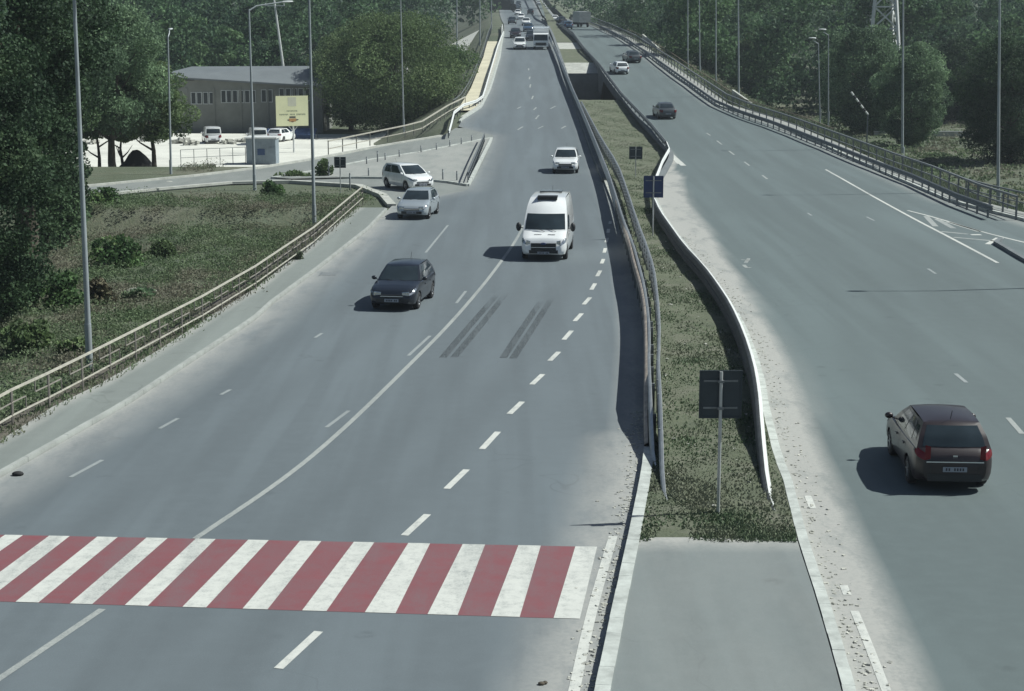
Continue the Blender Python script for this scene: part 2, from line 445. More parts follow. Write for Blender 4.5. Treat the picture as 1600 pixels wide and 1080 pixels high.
def carriageway(name, fl, fr, mat, ncol, dustf, trackf, y0=14, y1=1100):
    ys = list(np.arange(y0, 130, 1.0)) + list(np.arange(130, 330, 2.0)) + list(np.arange(330, y1, 10))
    mb = MB(); rows = []; dust = []; track = []
    for Y in ys:
        a = fl(Y); b = fr(Y)
        rows.append([(a+(b-a)*k/ncol, Y, zr(Y)) for k in range(ncol+1)])
        for k in range(ncol+1):
            x = a+(b-a)*k/ncol
            dust.append(dustf(x, Y, x-a, b-x)); track.append(trackf(x, Y, x-a, b-x))
    mb.grid(rows)
    o = mb.build(name, mat); tag(o, kind='structure')
    for nm, dat in (('dust', dust), ('track', track)):
        at = o.data.attributes.new(nm, 'FLOAT', 'POINT'); at.data.foreach_set('value', dat)
    return o
def dust_left(x, Y, da, db):
    d = (.35+.35*(1-smoothstep(.1, .5, da)))*(1-smoothstep(0.5, 1.9, da))*(1 if Y < 100 else .4)
    d = max(d, .7*(1-smoothstep(.3, 1.9 if Y < 42 else 1.0, db))*(1 if Y < 70 else .4))
    d = max(d, .6*math.exp(-((x-2.0)/.9)**2-((Y-26.5)/2.6)**2))
    return d
solidX = XofY(W([(-240, 1220), (0, 1060), (160, 952), (305, 842), (450, 745), (620, 590), (700, 510), (775, 420), (805, 378), (828, 300), (840, 220), (838, 160), (830, 100), (826, 60), (822, 20)]))
def track_left(x, Y, da, db):
    s = x-solidX(Y); t = 0
    for c in (-4.6, -2.6, 1.6, 3.2): t = max(t, math.exp(-((s-c)/.55)**2))
    return t*.75
dash_r = XofY(W([(1700, 780), (1586, 665), (1500, 590), (1455, 520), (1360, 400), (1270, 335), (1195, 277), (1124, 223), (1060, 175), (990, 110), (940, 60), (905, 35), (870, 5)]))
def dust_right(x, Y, da, db):
    w = float(np.interp(Y, [20, 30, 37, 44, 58, 66, 75, 87, 100, 116, 122, 140, 170], [.95, 1.0, 1.0, 1.15, .95, 1.05, 1.35, 1.9, 1.9, 1.5, .5, .3, .2]))
    d = 1.0-smoothstep(w*.72, w*1.15, da)
    if Y > 128: d *= .3
    d = max(d, .45*(1-smoothstep(.2, 1.5, db)))
    return d
def track_right(x, Y, da, db):
    s = x-dash_r(Y); t = 0
    for c in (-2.7, -1.0, 1.2, 2.9, 5.4): t = max(t, math.exp(-((s-c)/.6)**2))
    return t*.7
carriageway('road', leftL, medL, M['asphalt_left'], 40, dust_left, track_left)
carriageway('road', medR, rightR, M['asphalt_right'], 44, dust_right, track_right)

# ------------------------------------------------------------------ terrain
def corridor_left(Y):
    return leftWalk(Y)-.6 if Y < 100 else (leftL(Y)-2.6 if Y > 165 else leftL(Y)-1.6)
def corridor_right(Y): return rightR(Y)+1.6+(1.2 if Y > 120 else .0)
def nz(x, y, s=1.0):
    return (math.sin(x*.31*s+1.7)*math.cos(y*.27*s+.5)+.5*math.sin(x*.73*s+y*.41*s)+.3*math.cos(x*1.3*s-y*1.1*s))/1.8
def base_h(x, Y):
    if x < 0:
        b = -1.0 - .9*smoothstep(-14, -30, x)*(1 if Y < 96 else 0)
        b = b + .22*nz(x, Y, 1.6)
        if Y > 96: b = -1.2 + (-.8)*smoothstep(126, 134, Y)
        # side road shelf
        d = max(0, 101.5-Y, Y-127)
        if x < -6: b = max(b, -.10-.45*d)
    else:
        b = -1.6+.2*nz(x, Y, .8)
    if Y > 330: b += (Y-330)*.045
    b += smoothstep(90, 300, abs(x))*10*smoothstep(150, 400, Y)
    return b
def med_h(Y):
    return float(np.interp(Y, [0, 100, 118, 135, 160, 183.5, 184, 218.5, 219, 224, 248, 248.5, 262, 263, 290, 1400],
                           [.13, .10, .05, .22, .95, zr(184)-.1, -4, -4, 4.4, zr(224)+.05, zr(248)-.1, 3.5, 3.5, zr(263)-.1, zr(290)-.1, zr(1400)-.1]))
def terrain(x, Y):
    cl, cr = corridor_left(Y), corridor_right(Y)
    b = base_h(x, Y); e = zr(Y)-.12
    d = max(cl-x, x-cr, 0)
    if d > 0: t = max(b, e-d*.5) if not (96 < Y < 128 and x < 0) else max(b, -.1)
    else: t = e
    ml, mr = medL(Y), medR(Y)
    if ml-4 < x < mr+4: t = min(t, zr(Y)-.6 if Y < 150 else -6)
    return t
xs = sorted(set(list(np.arange(-66, 66, 1.5)) + [-2500, -1500, -900, -600, -420, -320, -250, -200, -170, -140, -120, -105, -92, -82, -74, 74, 82, 92, 105, 120, 140, 170, 200, 250, 320, 420, 600, 900, 1500, 2500]))
ys = sorted(set([-400, -200, -100, -40, 0, 8] + list(np.arange(14, 270, 1.5)) + list(np.arange(272, 520, 6)) + list(np.arange(520, 1200, 20)) + [1300, 1500, 2000, 3000]))
mb = MB(); mb.grid([[(x, Y, terrain(x, Y)) for x in xs] for Y in ys])
tag(mb.build('ground', M['ground'], smooth=60), kind='structure')

# median strip: paved nose, turf, concrete slope under the flyover
def strip(name, fl, fr, hf, y0, y1, mat, step=1.0, ncol=6, z=0.0, jit=0, attrs=False):
    n = max(2, int((y1-y0)/step)+1); rows = []
    for Y in np.linspace(y0, y1, n):
        a, b = fl(Y), fr(Y)
        rows.append([(a+(b-a)*k/ncol, Y, hf(Y)+z+(jit*nz((a+(b-a)*k/ncol)*4, Y*3) if 0 < k < ncol else 0)) for k in range(ncol+1)])
    mb = MB(); mb.grid(rows); o = mb.build(name, mat)
    if attrs:
        at = o.data.attributes.new('dust', 'FLOAT', 'POINT')
        at.data.foreach_set('value', [attrs(p.co.x, p.co.y) for p in o.data.vertices])
    return tag(o, kind='structure')
YG = G(1000, 850).y
strip('pavement', lambda Y: medL(Y)+.24, lambda Y: medR(Y)-.24, lambda Y: .135, 14, YG, M['pave'], attrs=lambda x, y: .8*smoothstep(YG-1.1, YG-.2, y)+.12)
strip('median_turf', lambda Y: medL(Y)+.12, lambda Y: medR(Y)-.12, lambda Y: med_h(Y)+.02, YG, 183.5, M['turf'], 1.0, 10, jit=.05)
strip('pavement', medL, medR, lambda Y: med_h(Y), 184, 218.5, M['dark_shaded_concrete'], 4)
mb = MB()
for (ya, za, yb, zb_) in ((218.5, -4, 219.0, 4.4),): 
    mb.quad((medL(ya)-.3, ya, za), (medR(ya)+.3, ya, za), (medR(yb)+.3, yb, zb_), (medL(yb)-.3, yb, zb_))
w = mb.build('abutment', M['dark_shaded_concrete']); tag(w, 'concrete abutment face between the two flyovers, bridge shade put into its dark colour', 'abutment')
strip('abutment_slope', medL, medR, med_h, 219, 224, M['concrete'], 1)
strip('median_turf', medL, medR, med_h, 224, 248, M['turf'], 1)
strip('abutment_slope', medL, medR, lambda Y: zr(Y)-.15, 248, 263, M['concrete'], 1)
strip('median_turf', medL, medR, med_h, 263, 900, M['turf'], 6)

def kerb(name, pts, w=.16, h=.13, mat=None, zf=0.0):
    """real stepped kerb along a path (pts on the road surface), gaps between stones"""
    mb = MB(); pts = resample(pts, 1.0)
    for a, b in zip(pts[:-1], pts[1:]):
        d = (b-a); L = d.length; d.normalize()
        a2 = a; b2 = b-d*.006
        up = Vector((0, 0, 1)); jz = random.uniform(-.003, .003); jx = random.uniform(-.004, .004); s = d.cross(up)
        mb.bar(a2+up*(h/2-.05+jz)+s*jx, b2+up*(h/2-.05+jz)+s*jx, w, h+.10)
    return tag(mb.build(name, mat or M['kerb']), kind='structure')
def edge_pts(f, y0, y1, step=1.5, dx=0.0, dz=0.0):
    return [Vector((f(Y)+dx, Y, zr(Y)+dz)) for Y in np.arange(y0, y1, step)]
kerb('kerb', edge_pts(leftL, 14, 95.5, 1.5, -.1), .12, .10, M['kerb_old'])
kerb('kerb', edge_pts(medL, 14, 40.5, 1.5, .12), .24, .16)
kerb('kerb', edge_pts(medL, 40.5, 118, 1.5, .10), .18, .14, M['concrete'])
kerb('kerb', edge_pts(medR, 14, 60, 1.5, -.12), .20, .15)
kerb('kerb', edge_pts(medR, 60, 118, 1.5, -.12), .18, .12)
kerb('kerb', edge_pts(rightR, 16, 300, 2.0, .1), .2, .16)
kerb('kerb', edge_pts(leftL, 162, 300, 2.0, -.1), .2, .16)
strip('sidewalk', lambda Y: leftWalk(Y)+.0, lambda Y: leftL(Y)-.17, zr, 14, 95.5, M['sidewalk'], z=.085, attrs=lambda x, y: .8*(1-smoothstep(.0, .5, x-leftWalk(y)))+.05)
strip('sidewalk', lambda Y: rightR(Y)+.2, lambda Y: rightR(Y)+1.5, zr, 16, 330, M['sidewalk'], z=.12, attrs=lambda x, y: .6)
strip('walkway', lambda Y: leftL(Y)-2.3, lambda Y: leftL(Y)-.55, zr, 172, 262, M['yellow_walk'], z=.10)
strip('walkway', lambda Y: leftL(Y)-.55, lambda Y: leftL(Y)-.19, zr, 166, 330, M['concrete'], z=.12)
strip('soil_strip', lambda Y: leftWalk(Y)-.75, lambda Y: leftWalk(Y)+.01+.07*nz(Y*3, Y*2), lambda Y: .06, 14, 97, M['soil'], .5, 5, jit=.04)
# retaining walls / deck sides facing the median gap
for f, sgn in ((medR, -1), (medL, 1)):
    mb = MB(); rows = []
    for Y in np.arange(112, 420, 3):
        dep = .9 if 186 < Y < 214 else 3.0
        x = f(Y)+sgn*.02
        rows.append([(x, Y, zr(Y)+.12), (x, Y, zr(Y)-dep)])
    mb.grid(rows)
    mb2 = MB()
    for r0, r1 in zip(rows[:-1], rows[1:]):
        a = Vector(r0[0]); b = Vector(r1[0]); mb.bar(a+Vector((sgn*.0, 0, .05)), b+Vector((sgn*.0, 0, .05)), .35, .3)
    o = mb.build('retaining_wall', M['dark_shaded_concrete'])
    tag(o, 'concrete side wall of the right carriageway facing the median, shade put into its colour' if sgn < 0 else 'dark concrete side wall of the left carriageway facing the median', 'retaining wall')

# side road, traffic island, lot
def sheet(name, poly, mat, hf, z=0.0, sub=2.0, dust=.15, kind='structure'):
    bm = bmesh.new(); vs_ = [bm.verts.new((p.x, p.y, 0)) for p in poly]; bm.faces.new(vs_)
    xs_ = [p.x for p in poly]; ys_ = [p.y for p in poly]
    for ax, lo, hi in ((0, min(xs_), max(xs_)), (1, min(ys_), max(ys_))):
        c = lo+sub
        while c < hi:
            g = bm.verts[:]+bm.edges[:]+bm.faces[:]
            no = (1, 0, 0) if ax == 0 else (0, 1, 0); co = (c, 0, 0) if ax == 0 else (0, c, 0)
            bmesh.ops.bisect_plane(bm, geom=g, plane_co=co, plane_no=no); c += sub
    for v in bm.verts: v.co.z = hf(v.co.x, v.co.y)+z
    bmesh.ops.recalc_face_normals(bm, faces=bm.faces)
    me = bpy.data.meshes.new(name); bm.to_mesh(me); bm.free(); me.materials.append(mat)
    if me.polygons[0].normal.z < 0: me.flip_normals()
    o = bpy.data.objects.new(name, me); COL.objects.link(o)
    at = me.attributes.new('dust', 'FLOAT', 'POINT'); at.data.foreach_set('value', [dust]*len(me.vertices))
    if kind: tag(o, kind=kind)
    return o
zroad = lambda x, Y: zr(Y)
def zside(x, Y):                       # the slip lane levels out away from the main road
    return zr(Y)*smoothstep(-22, -8, x)
side_top = [(-400, 330), (130, 292), (239, 281), (300, 275), (400, 262), (483, 248), (594, 228), (690, 213), (712, 200), (760, 201)]
side_bot = [(800, 206), (790, 216), (772, 213), (735, 299), (619, 321), (600, 308), (560, 291), (455, 284), (400, 286), (361, 287), (261, 296), (130, 309), (-400, 352)]
sheet('side_road', W(side_top)+W(side_bot), M['asphalt_side'], zside, -.004, dust=.25)
isl = W([(425, 279), (492, 268), (578, 251), (658, 239), (755, 219), (768, 217), (731, 291), (700, 286), (640, 280), (560, 279), (455, 281)])
sheet('traffic_island', isl, M['sidewalk'], zside, .10, dust=.55)
kerb('kerb', [Vector((p.x, p.y, zside(p.x, p.y))) for p in W([(425, 279), (492, 268), (578, 251), (658, 239), (755, 219), (768, 217)])], .2, .14)
kerb('kerb', [Vector((p.x, p.y, zside(p.x, p.y))) for p in W([(768, 217), (731, 291), (700, 286), (640, 280), (560, 279), (425, 279)])], .2, .14)
kerb('kerb', [Vector((p.x, p.y, zside(p.x, p.y))) for p in W([(-200, 334), (130, 308), (261, 295), (361, 286), (455, 284), (560, 291), (598, 306), (612, 322)])], .5, .12, M['concrete'])
kerb('kerb', [Vector((p.x, p.y, zside(p.x, p.y))) for p in W(side_top[:-2])], .3, .12, M['concrete'])
LOT = -2.0
sheet('parking_lot', [Vector((x, y, 0)) for x, y in ((-62, 137), (-21, 137), (-16, 150), (-14, 172), (-14, 196), (-62, 200))], M['lot'], lambda x, y: max(terrain(x, y), -2.05), .06)
sheet('parking_lot', [Vector((x, y, 0)) for x, y in ((-22, 262), (-7, 258), (-6.5, 345), (-24, 345))], M['lot'], lambda x, y: max(terrain(x, y), -2.3), .25)

# ------------------------------------------------------------------ road markings
def stripe_mb(mb, pts, w, dz=.006, zf=zr):
    pts = [Vector(p) for p in pts]
    L = []; Rr = []
    for k, p in enumerate(pts):
        d = (pts[min(k+1, len(pts)-1)]-pts[max(k-1, 0)]); d.z = 0; d.normalize(); s = Vector((d.y, -d.x, 0))
        a = p-s*w/2; b = p+s*w/2
        L.append((a.x, a.y, zf(a.y)+dz)); Rr.append((b.x, b.y, zf(b.y)+dz))
    mb.grid([[a, b] for a, b in zip(L, Rr)])
def marks(segs, w, mat, name='road_marking', dz=.006):
    mb = MB(); fade = []
    for s in segs:
        q = resample(smooth_path(W(s), 3) if len(s) > 2 else W(s), 1.5 if name != 'skid_mark' else .5); stripe_mb(mb, q, w, dz)
        for k in range(len(q)):
            t = k/(len(q)-1); fade += [smoothstep(0, .45, t)*(1-smoothstep(.93, 1, t))]*2
    o = mb.build(name, mat)
    at = o.data.attributes.new('fade', 'FLOAT', 'POINT'); at.data.foreach_set('value', fade)
    for p in o.data.polygons:
        if p.normal.z < 0: p.flip()
    return tag(o, kind='structure')
marks([[(0, 1060), (160, 952)], [(-240, 1225), (0, 1060)], [(305, 842), (450, 745), (540, 668), (620, 590), (700, 510), (750, 452), (775, 420), (806, 377), (818, 352)]], .14, M['paint_worn'])
marks([[(435, 1045), (498, 987)], [(632, 837), (668, 804)], [(698, 764), (729, 734)], [(753, 702), (778, 675)], [(796, 647), (816, 628)], [(831, 601), (848, 585)],
       [(859, 564), (873, 550)], [(881, 531), (893, 517)], [(898, 502), (909, 490)], [(912, 476), (922, 465)], [(924, 453), (930, 443)], [(933, 432), (938, 423)], [(940, 412), (943, 405)],
       [(944, 395), (946, 388)], [(947, 379), (949, 372)], [(950, 364), (951, 358)], [(953, 350), (954, 346)]], .16, M['paint_white'])
marks([[(249, 670), (278, 654)], [(110, 746), (160, 719)], [(638, 556), (672, 525)], [(713, 474), (728, 455)], [(665, 395), (700, 352)], [(510, 668), (545, 642)],
       [(345, 617), (360, 609)], [(492, 528), (503, 521)]], .11, M['paint_faint'])
marks([[(958, 838), (921, 967), (897, 1080), (862, 1240)]], .18, M['paint_white'])
marks([[(809, 203), (817, 198)], [(841, 201), (849, 197)], [(877, 201), (884, 197)], [(808, 170), (814, 167)], [(837, 186), (842, 180)], [(834, 172), (838, 168)], [(860, 170), (868, 166)],
       [(831, 155), (833, 150)], [(828, 137), (829, 132)], [(827, 124), (828, 120)], [(826, 110), (826, 107)]], .16, M['paint_worn'])
marks([[(1120, 220), (1128, 226)], [(1139, 236), (1147, 242)], [(1163, 253), (1171, 259)], [(1191, 274), (1199, 280)], [(1575, 653), (1597, 678)], [(1104, 208), (1110, 212)]], .14, M['paint_worn'])
marks([[(1450, 420), (1462, 428)], [(1354, 339), (1366, 345)], [(1262, 333), (1268, 337)], [(1493, 584), (1510, 598)]], .12, M['paint_faint'])
marks([[(1290, 265), (1317, 280), (1418, 337), (1484, 371), (1559, 411)], [(1418, 329), (1465, 341), (1528, 361), (1600, 379), (1700, 402)],
       ], .16, M['paint_white'])
marks([[(1447, 338), (1462, 354)], [(1463, 342), (1490, 357)], [(1480, 347), (1530, 362)], [(1470, 362), (1512, 366)], [(1490, 371), (1556, 377)]], .30, M['paint_worn'])
marks([[(1517, 367), (1533, 367)], [(1545, 382), (1562, 372)], [(1044, 237), (1068, 259)]], .4, M['paint_white'])
marks([[(1158, 406), (1172, 407)], [(1162, 414), (1167, 419), (1173, 418)], [(1170, 404), (1165, 411)]], .16, M['paint_worn'])
marks([[(1335, 955), (1352, 995), (1385, 1080), (1440, 1220)], [(1262, 775), (1270, 795)], [(1318, 915), (1324, 930)]], .15, M['paint_white'])
marks([[(1046, 241), (1060, 256)]], .2, M['paint_white'])
marks([[(778, 459), (735, 508), (691, 560)], [(792, 457), (752, 508), (709, 559)], [(846, 470), (815, 515), (786, 560)], [(862, 466), (833, 512), (801, 561)]], .24, M['skid'], 'skid_mark', .004)
# crossing
TOP = lambda u: 836+.0203*u
BOT = lambda u: 940.3+.030*u
red = MB(); wh = MB()
def plane_quad(mb, ta, tb, ba, bb, dz):
    P = [G(ba, BOT(ba)), G(bb, BOT(bb)), G(tb, TOP(tb)), G(ta, TOP(ta))]
    n = 4; rows = []
    for i in range(n+1):
        t = i/n; a = P[0].lerp(P[3], t); b = P[1].lerp(P[2], t)
        rows.append([(a.lerp(b, k/2).x, a.lerp(b, k/2).y, dz) for k in range(3)])
    mb.grid(rows)
plane_quad(red, -230, 900, -480, 866, .004)
cw = [(-70, -40, -232, -194), (8, 36, -145, -108), (77, 109, -60, -22), (152, 184, 24, 60), (229, 262, 109, 144), (306, 337, 195, 231), (388, 420, 285, 322), (469, 502, 379, 418), (553, 585, 472, 510),
      (638, 672, 570, 618), (723, 758, 668, 715), (810, 845, 767, 812), (899, 933, 865, 906)]
cw = [(-145, -117, -320, -281)] + cw
for q in cw: plane_quad(wh, *q, .008)
for mb, mt in ((red, M['paint_red']), (wh, M['paint_white'])): tag(mb.build('pedestrian_crossing', mt), kind='structure')

# ------------------------------------------------------------------ guardrails and railings
WP = [(.0, .43), (.045, .455), (.085, .49), (.085, .52), (.03, .575), (.03, .605), (.085, .66), (.085, .69), (.045, .725), (.0, .75)]
def off_path(path, o):
    out = []
    for k, p in enumerate(path):
        d = path[min(k+1, len(path)-1)]-path[max(k-1, 0)]; d.z = 0; d.normalize()
        out.append(p+Vector((d.y, -d.x, 0))*o)
    return out
def beam(path, side, zs=None, profile=WP, thick=.004):
    """corrugated beam swept along a ground path; side = +1 faces right of travel"""
    mb = MB(); rows = []; back = []
    for k, p in enumerate(path):
        d = path[min(k+1, len(path)-1)]-path[max(k-1, 0)]; d.z = 0; d.normalize(); s = Vector((d.y, -d.x, 0))*side
        dz = zs[k] if zs else 0
        rows.append([p+s*(a)+Vector((0, 0, z+dz)) for a, z in profile]); back.append([p+s*(a-.012)+Vector((0, 0, z+dz)) for a, z in profile])
    mb.grid(rows); mb.grid(back, flip=True)
    for rr in (0, -1):
        mb.grid([[r[rr] for r in rows], [r[rr] for r in back]])
    return mb
def guardrail(path, label, beams, post_every, mat, postmat, drop_start=0, drop_end=0, zoff=0.0, stack=False):
    path = resample(path, 1.0)
    root = empty('guardrail', tuple(path[0])); tag(root, label, 'guardrail')
    org = path[0].copy(); P = [p-org for p in path]
    zs = []
    cum = [0]
    for a, b in zip(path[:-1], path[1:]): cum.append(cum[-1]+(b-a).length)
    for c in cum:
        dz = zoff
        if drop_start: dz -= (.62+zoff)*(1-smoothstep(0, drop_start, c))
        if drop_end: dz -= .62*(1-smoothstep(0, drop_end, cum[-1]-c))
        zs.append(dz)
    bm_ = [(q[0], q[1], M[q[2]] if len(q) > 2 else mat) for q in beams]; beams = [(q[0], q[1]) for q in bm_]
    for (o, side, mt) in bm_:
        beam(off_path(P, o), side, zs).build('beam', mt, root, smooth=50)
        if stack: beam(off_path(P, o*.9), side, [z-.335 for z in zs]).build('beam', mt, root, smooth=50)
    nxt = post_every*.5; cnt = 0
    for k, c in enumerate(cum):
        if c >= nxt and cnt < 99:
            nxt += post_every; cnt += 1
            p = P[k]; t = .72+zs[k]-zoff
            if t > .2:
                mb = MB(); M_ = Matrix.Translation(p)
                ht = .72+zs[k]
                mb.box(-.05, .05, -.035, .035, -.1, ht, M_); 
                for (o, side) in beams: mb.box(min(0, o)-.0, max(0, o)+.001, -.06, .06, ht-.24, ht-.04, M_)
                mb.build('post', postmat, root)
            if post_every < 3.9 and c > 130: post_every = 4
    return root
# left rail of the median: double sided, nose dropped to the ground
def top_to_ground(px, ht): return [Vector((p.x, p.y, p.z-ht)) for p in W(px, ht)]
nT = [G(1043, 809)] + top_to_ground([(1036, 700), (1033, 645), (1030, 600), (1028, 568), (1029, 540), (1030, 505), (1026, 455), (1021, 417), (1009, 380), (995, 344), (979, 294), (965, 255), (940, 217), (920, 180), (908, 158)], 1.05)
guardrail(smooth_path(nT, 1), 'tall grey guardrail inside the left edge of the median, near end bent down', [(.04, -1, 'galv')], 2.0, M['galv'], M['post'], drop_start=9, zoff=.30, stack=True)
nA = [G(1033, 742)] + top_to_ground([(1028, 672), (1021, 610), (1018, 560), (1019, 530), (1017, 492), (1010, 445), (1001, 412), (992, 380), (976, 342), (965, 306), (953, 270), (939, 236), (922, 196), (908, 164), (893, 131), (880, 100), (868, 73), (858, 52), (850, 38)], 1.0)
guardrail(smooth_path(nA, 1), 'long double grey guardrail beside the oncoming lanes, running up onto the flyover', [(-.05, -1)], 2.0, M['galv'], M['post'], drop_start=6, zoff=.25, stack=True)
pc = top_to_ground([(1013, 640), (1011, 605), (1011, 530), (1009, 480), (1002, 442), (992, 410), (985, 380), (974, 345), (963, 312)], .95)
guardrail(smooth_path(pc, 1), 'old pale brownish guardrail beam standing just in front of the left median guardrail', [(0, -1)], 2.0, simple('old_rail', (.52, .45, .38), .8, var=.3, scale=3.5), M['post'], zoff=.20, drop_start=4)
nB = [G(1210, 808)] + top_to_ground([(1198, 720), (1188, 655), (1183, 605), (1176, 565), (1161, 518), (1141, 474), (1120, 442), (1100, 415), (1067, 380), (1047, 352), (1030, 328), (1021, 308), (1019, 285), (1033, 250), (1044, 231), (1040, 221), (1018, 194), (970, 144), (937, 100), (911, 72), (895, 50), (884, 43), (870, 35)], .75)
guardrail(smooth_path(nB[:13], 1), 'white topped guardrail on the right edge of the median, its near end bent down', [(.02, 1), (-.02, -1, 'rail_shaded_face')], 2.0, M['galv_white'], M['post'], drop_start=9, stack=True)
guardrail(nB[12:17], 'short white guardrail crossing the narrow neck of the median beside the blue sign', [(.06, 1)], 2.0, M['galv_white'], M['post'])
guardrail(nB[16:], 'dark guardrail along the inner edge of the right flyover above the median gap', [(.06, 1), (-.02, -1)], 4.0, M['galv_dark'], M['post'])
# right side
gR = top_to_ground([(1640, 352), (1553, 322), (1496, 302), (1427, 272), (1370, 251), (1288, 219), (1236, 199), (1200, 186), (1157, 172), (1117, 155), (1074, 125), (1030, 94), (980, 60), (945, 43), (922, 33), (898, 26)], .75)
gR = gR[1:]
guardrail(gR, 'long dark guardrail along the outer kerb of the right carriageway', [(.0, -1)], 2.0, M['galv_dark'], M['post'])
def railing(path, label, mat, ht=1.0, spacing=2.2, mids=(.5,), pattern=False, bar=.05, name='railing', postmat=None):
    path = resample(path, spacing); org = path[0].copy(); P = [p-org for p in path]
    root = empty(name, tuple(org)); tag(root, label, 'railing')
    up = Vector((0, 0, 1))
    mb = MB()
    for a, b in zip(P[:-1], P[1:]): mb.bar(a+up*ht, b+up*ht, bar*1.35, bar*1.2)
    mb.build('top_rail', mat, root)
    for m_ in mids:
        mb = MB()
        for a, b in zip(P[:-1], P[1:]): mb.bar(a+up*(ht*m_), b+up*(ht*m_), bar*.8, bar*.8)
        mb.build('lower_rail', mat, root)
    for k, p in enumerate(P[:99]):
        mb = MB()
        if pattern: mb.bar(p+up*-.15+Vector((0, .03, 0)), p+up*(ht-.02)+Vector((0, .03, 0)), .035); mb.bar(p+up*-.15-Vector((0, .06, 0)), p+up*(ht-.02)-Vector((0, .06, 0)), .035)
        else: mb.bar(p-up*.15, p+up*(ht-.02), bar)
        mb.build('post', postmat or mat, root)
    if pattern:
        for a, b in list(zip(P[:-1], P[1:]))[:49]:
            mb = MB()
            zl, zm, zt = ht*.34, ht*.67, ht-.03
            p1 = a.lerp(b, .36); p2 = a.lerp(b, .62)
            mb.bar(a+up*zm, p1+up*zm, bar*.6); mb.bar(p1+up*zm, p1+up*zl, bar*.6)
            mb.build('panel_bar', postmat or mat, root); mb = MB()
            mb.bar(b+up*zm, p2+up*zm, bar*.6); mb.bar(p2+up*zm, p2+up*zt, bar*.6)
            mb.build('panel_bar', postmat or mat, root)
    return root
fpath = [Vector((leftWalk(Y)-.02, Y, .02)) for Y in np.arange(36, 98.5, .5)]
fpx = [(-90, 735), (21, 668), (78, 639), (130, 611), (213, 565), (317, 507), (400, 455), (450, 418), (491, 388), (530, 352), (567, 318)]
railing([Vector((p.x, p.y, -.02)) for p in W(fpx)], 'cream metal railing with broken meander bars along the left pavement', M['cream'], 1.0, 2.2, (.34,), True, .045, postmat=simple('rail_brown', (.27, .25, .22), .7))
# railing on the slip road and on the right side
zs_ = lambda p, dz=0: Vector((p.x, p.y, zside(p.x, p.y)+dz))
railing([zs_(p) for p in W([(513, 236), (578, 223), (633, 213), (660, 206), (677, 195), (700, 180), (727, 166)])], 'cream railing on the outer side of the slip lane below the big round tree', M['cream'], .95, 2.5, (.35,), False, .08)
railing([Vector((p.x+1.2, p.y, p.z+.1)) for p in gR[0:1]+gR[1:]], 'dark tubular railing behind the right roadside guardrail', M['galv_dark'], 1.15, 2.5, (.5,), False, .09)
gRx = [Vector((rightR(Y)+1.35, Y, zr(Y)+.1)) for Y in (62, 70, 78, 86, 92, 97, 101)]
railing(gRx, 'dark tubular railing beyond the guardrail end at the right frame edge', M['galv_dark'], 1.1, 2.5, (.5,), False, .07)
# left flyover rail, painted white, with flared near end
gL = top_to_ground([(700, 204), (704, 190), (708, 174), (723, 162), (743, 156), (753, 149), (757, 137), (767, 103), (777, 70), (785, 50), (784, 38)], .75)
guardrail(gL, 'white guardrail on the outer edge of the left flyover with flared near end', [(.06, 1)], 2.0, M['galv_white'], M['post'])
railing([Vector((leftL(Y)-2.3, Y, zr(Y)+.1)) for Y in np.arange(172, 330, 6)], 'thin dark railing on the far side of the yellow walkway', M['galv_dark'], 1.0, 3.0, (.5,), False, .05)
railing([Vector((rightR(Y)+3.0, Y, zr(Y)-.4)) for Y in np.arange(150, 300, 5)], 'brown outer fence beside the right flyover embankment', simple('rust', (.16, .13, .09), .8), 1.0, 3.0, (.5,), False, .05)

# ------------------------------------------------------------------ vegetation
def cloud_arrays(centres, radii, counts, size, flat=.6, rng=RNG, sq=1.0):
    V = []; tint = []; clump = []
    for c, r, n in zip(centres, radii, counts):
        d = rng.normal(size=(n, 3)); d /= np.linalg.norm(d, axis=1)[:, None]
        rad = rng.uniform(.45, 1.0, size=(n, 1))**.4
        p = c + d*rad*np.array(r)
        u = rng.normal(size=(n, 3)); u /= np.linalg.norm(u, axis=1)[:, None]
        w = np.cross(u, rng.normal(size=(n, 3))); w /= np.linalg.norm(w, axis=1)[:, None]+1e-9
        s = size*rng.uniform(.55, 1.25, size=(n, 1))
        q = np.stack([p-u*s*.5-w*s*.28*sq, p+u*s*.15-w*s*.45*sq, p+u*s*.6, p-u*s*.1+w*s*.5*sq], 1)
        V.append(q)
        t0 = rng.uniform(-.1, .75)
        tint.append(np.repeat(np.clip(t0+rng.uniform(0, .3, n), 0, 1), 4))
        clump.append(np.full(n*4, rng.uniform(0, 1)**1.5))
    return np.concatenate(V).reshape(-1, 3), np.concatenate(tint), np.concatenate(clump)
def quad_mesh(name, V, tint, clump, mat):
    n = len(V)//4
    me = bpy.data.meshes.new(name)
    me.vertices.add(n*4); me.vertices.foreach_set('co', V.astype(np.float32).ravel())
    me.loops.add(n*4); me.loops.foreach_set('vertex_index', np.arange(n*4, dtype=np.int32))
    me.polygons.add(n); me.polygons.foreach_set('loop_start', np.arange(0, n*4, 4, dtype=np.int32))
    me.polygons.foreach_set('loop_total', np.full(n, 4, dtype=np.int32))
    me.update(calc_edges=True)
    for nm, dat in (('tint', tint), ('clump', clump)):
        at = me.attributes.new(nm, 'FLOAT', 'POINT'); at.data.foreach_set('value', dat.astype(np.float32))
    me.materials.append(mat)
    return me
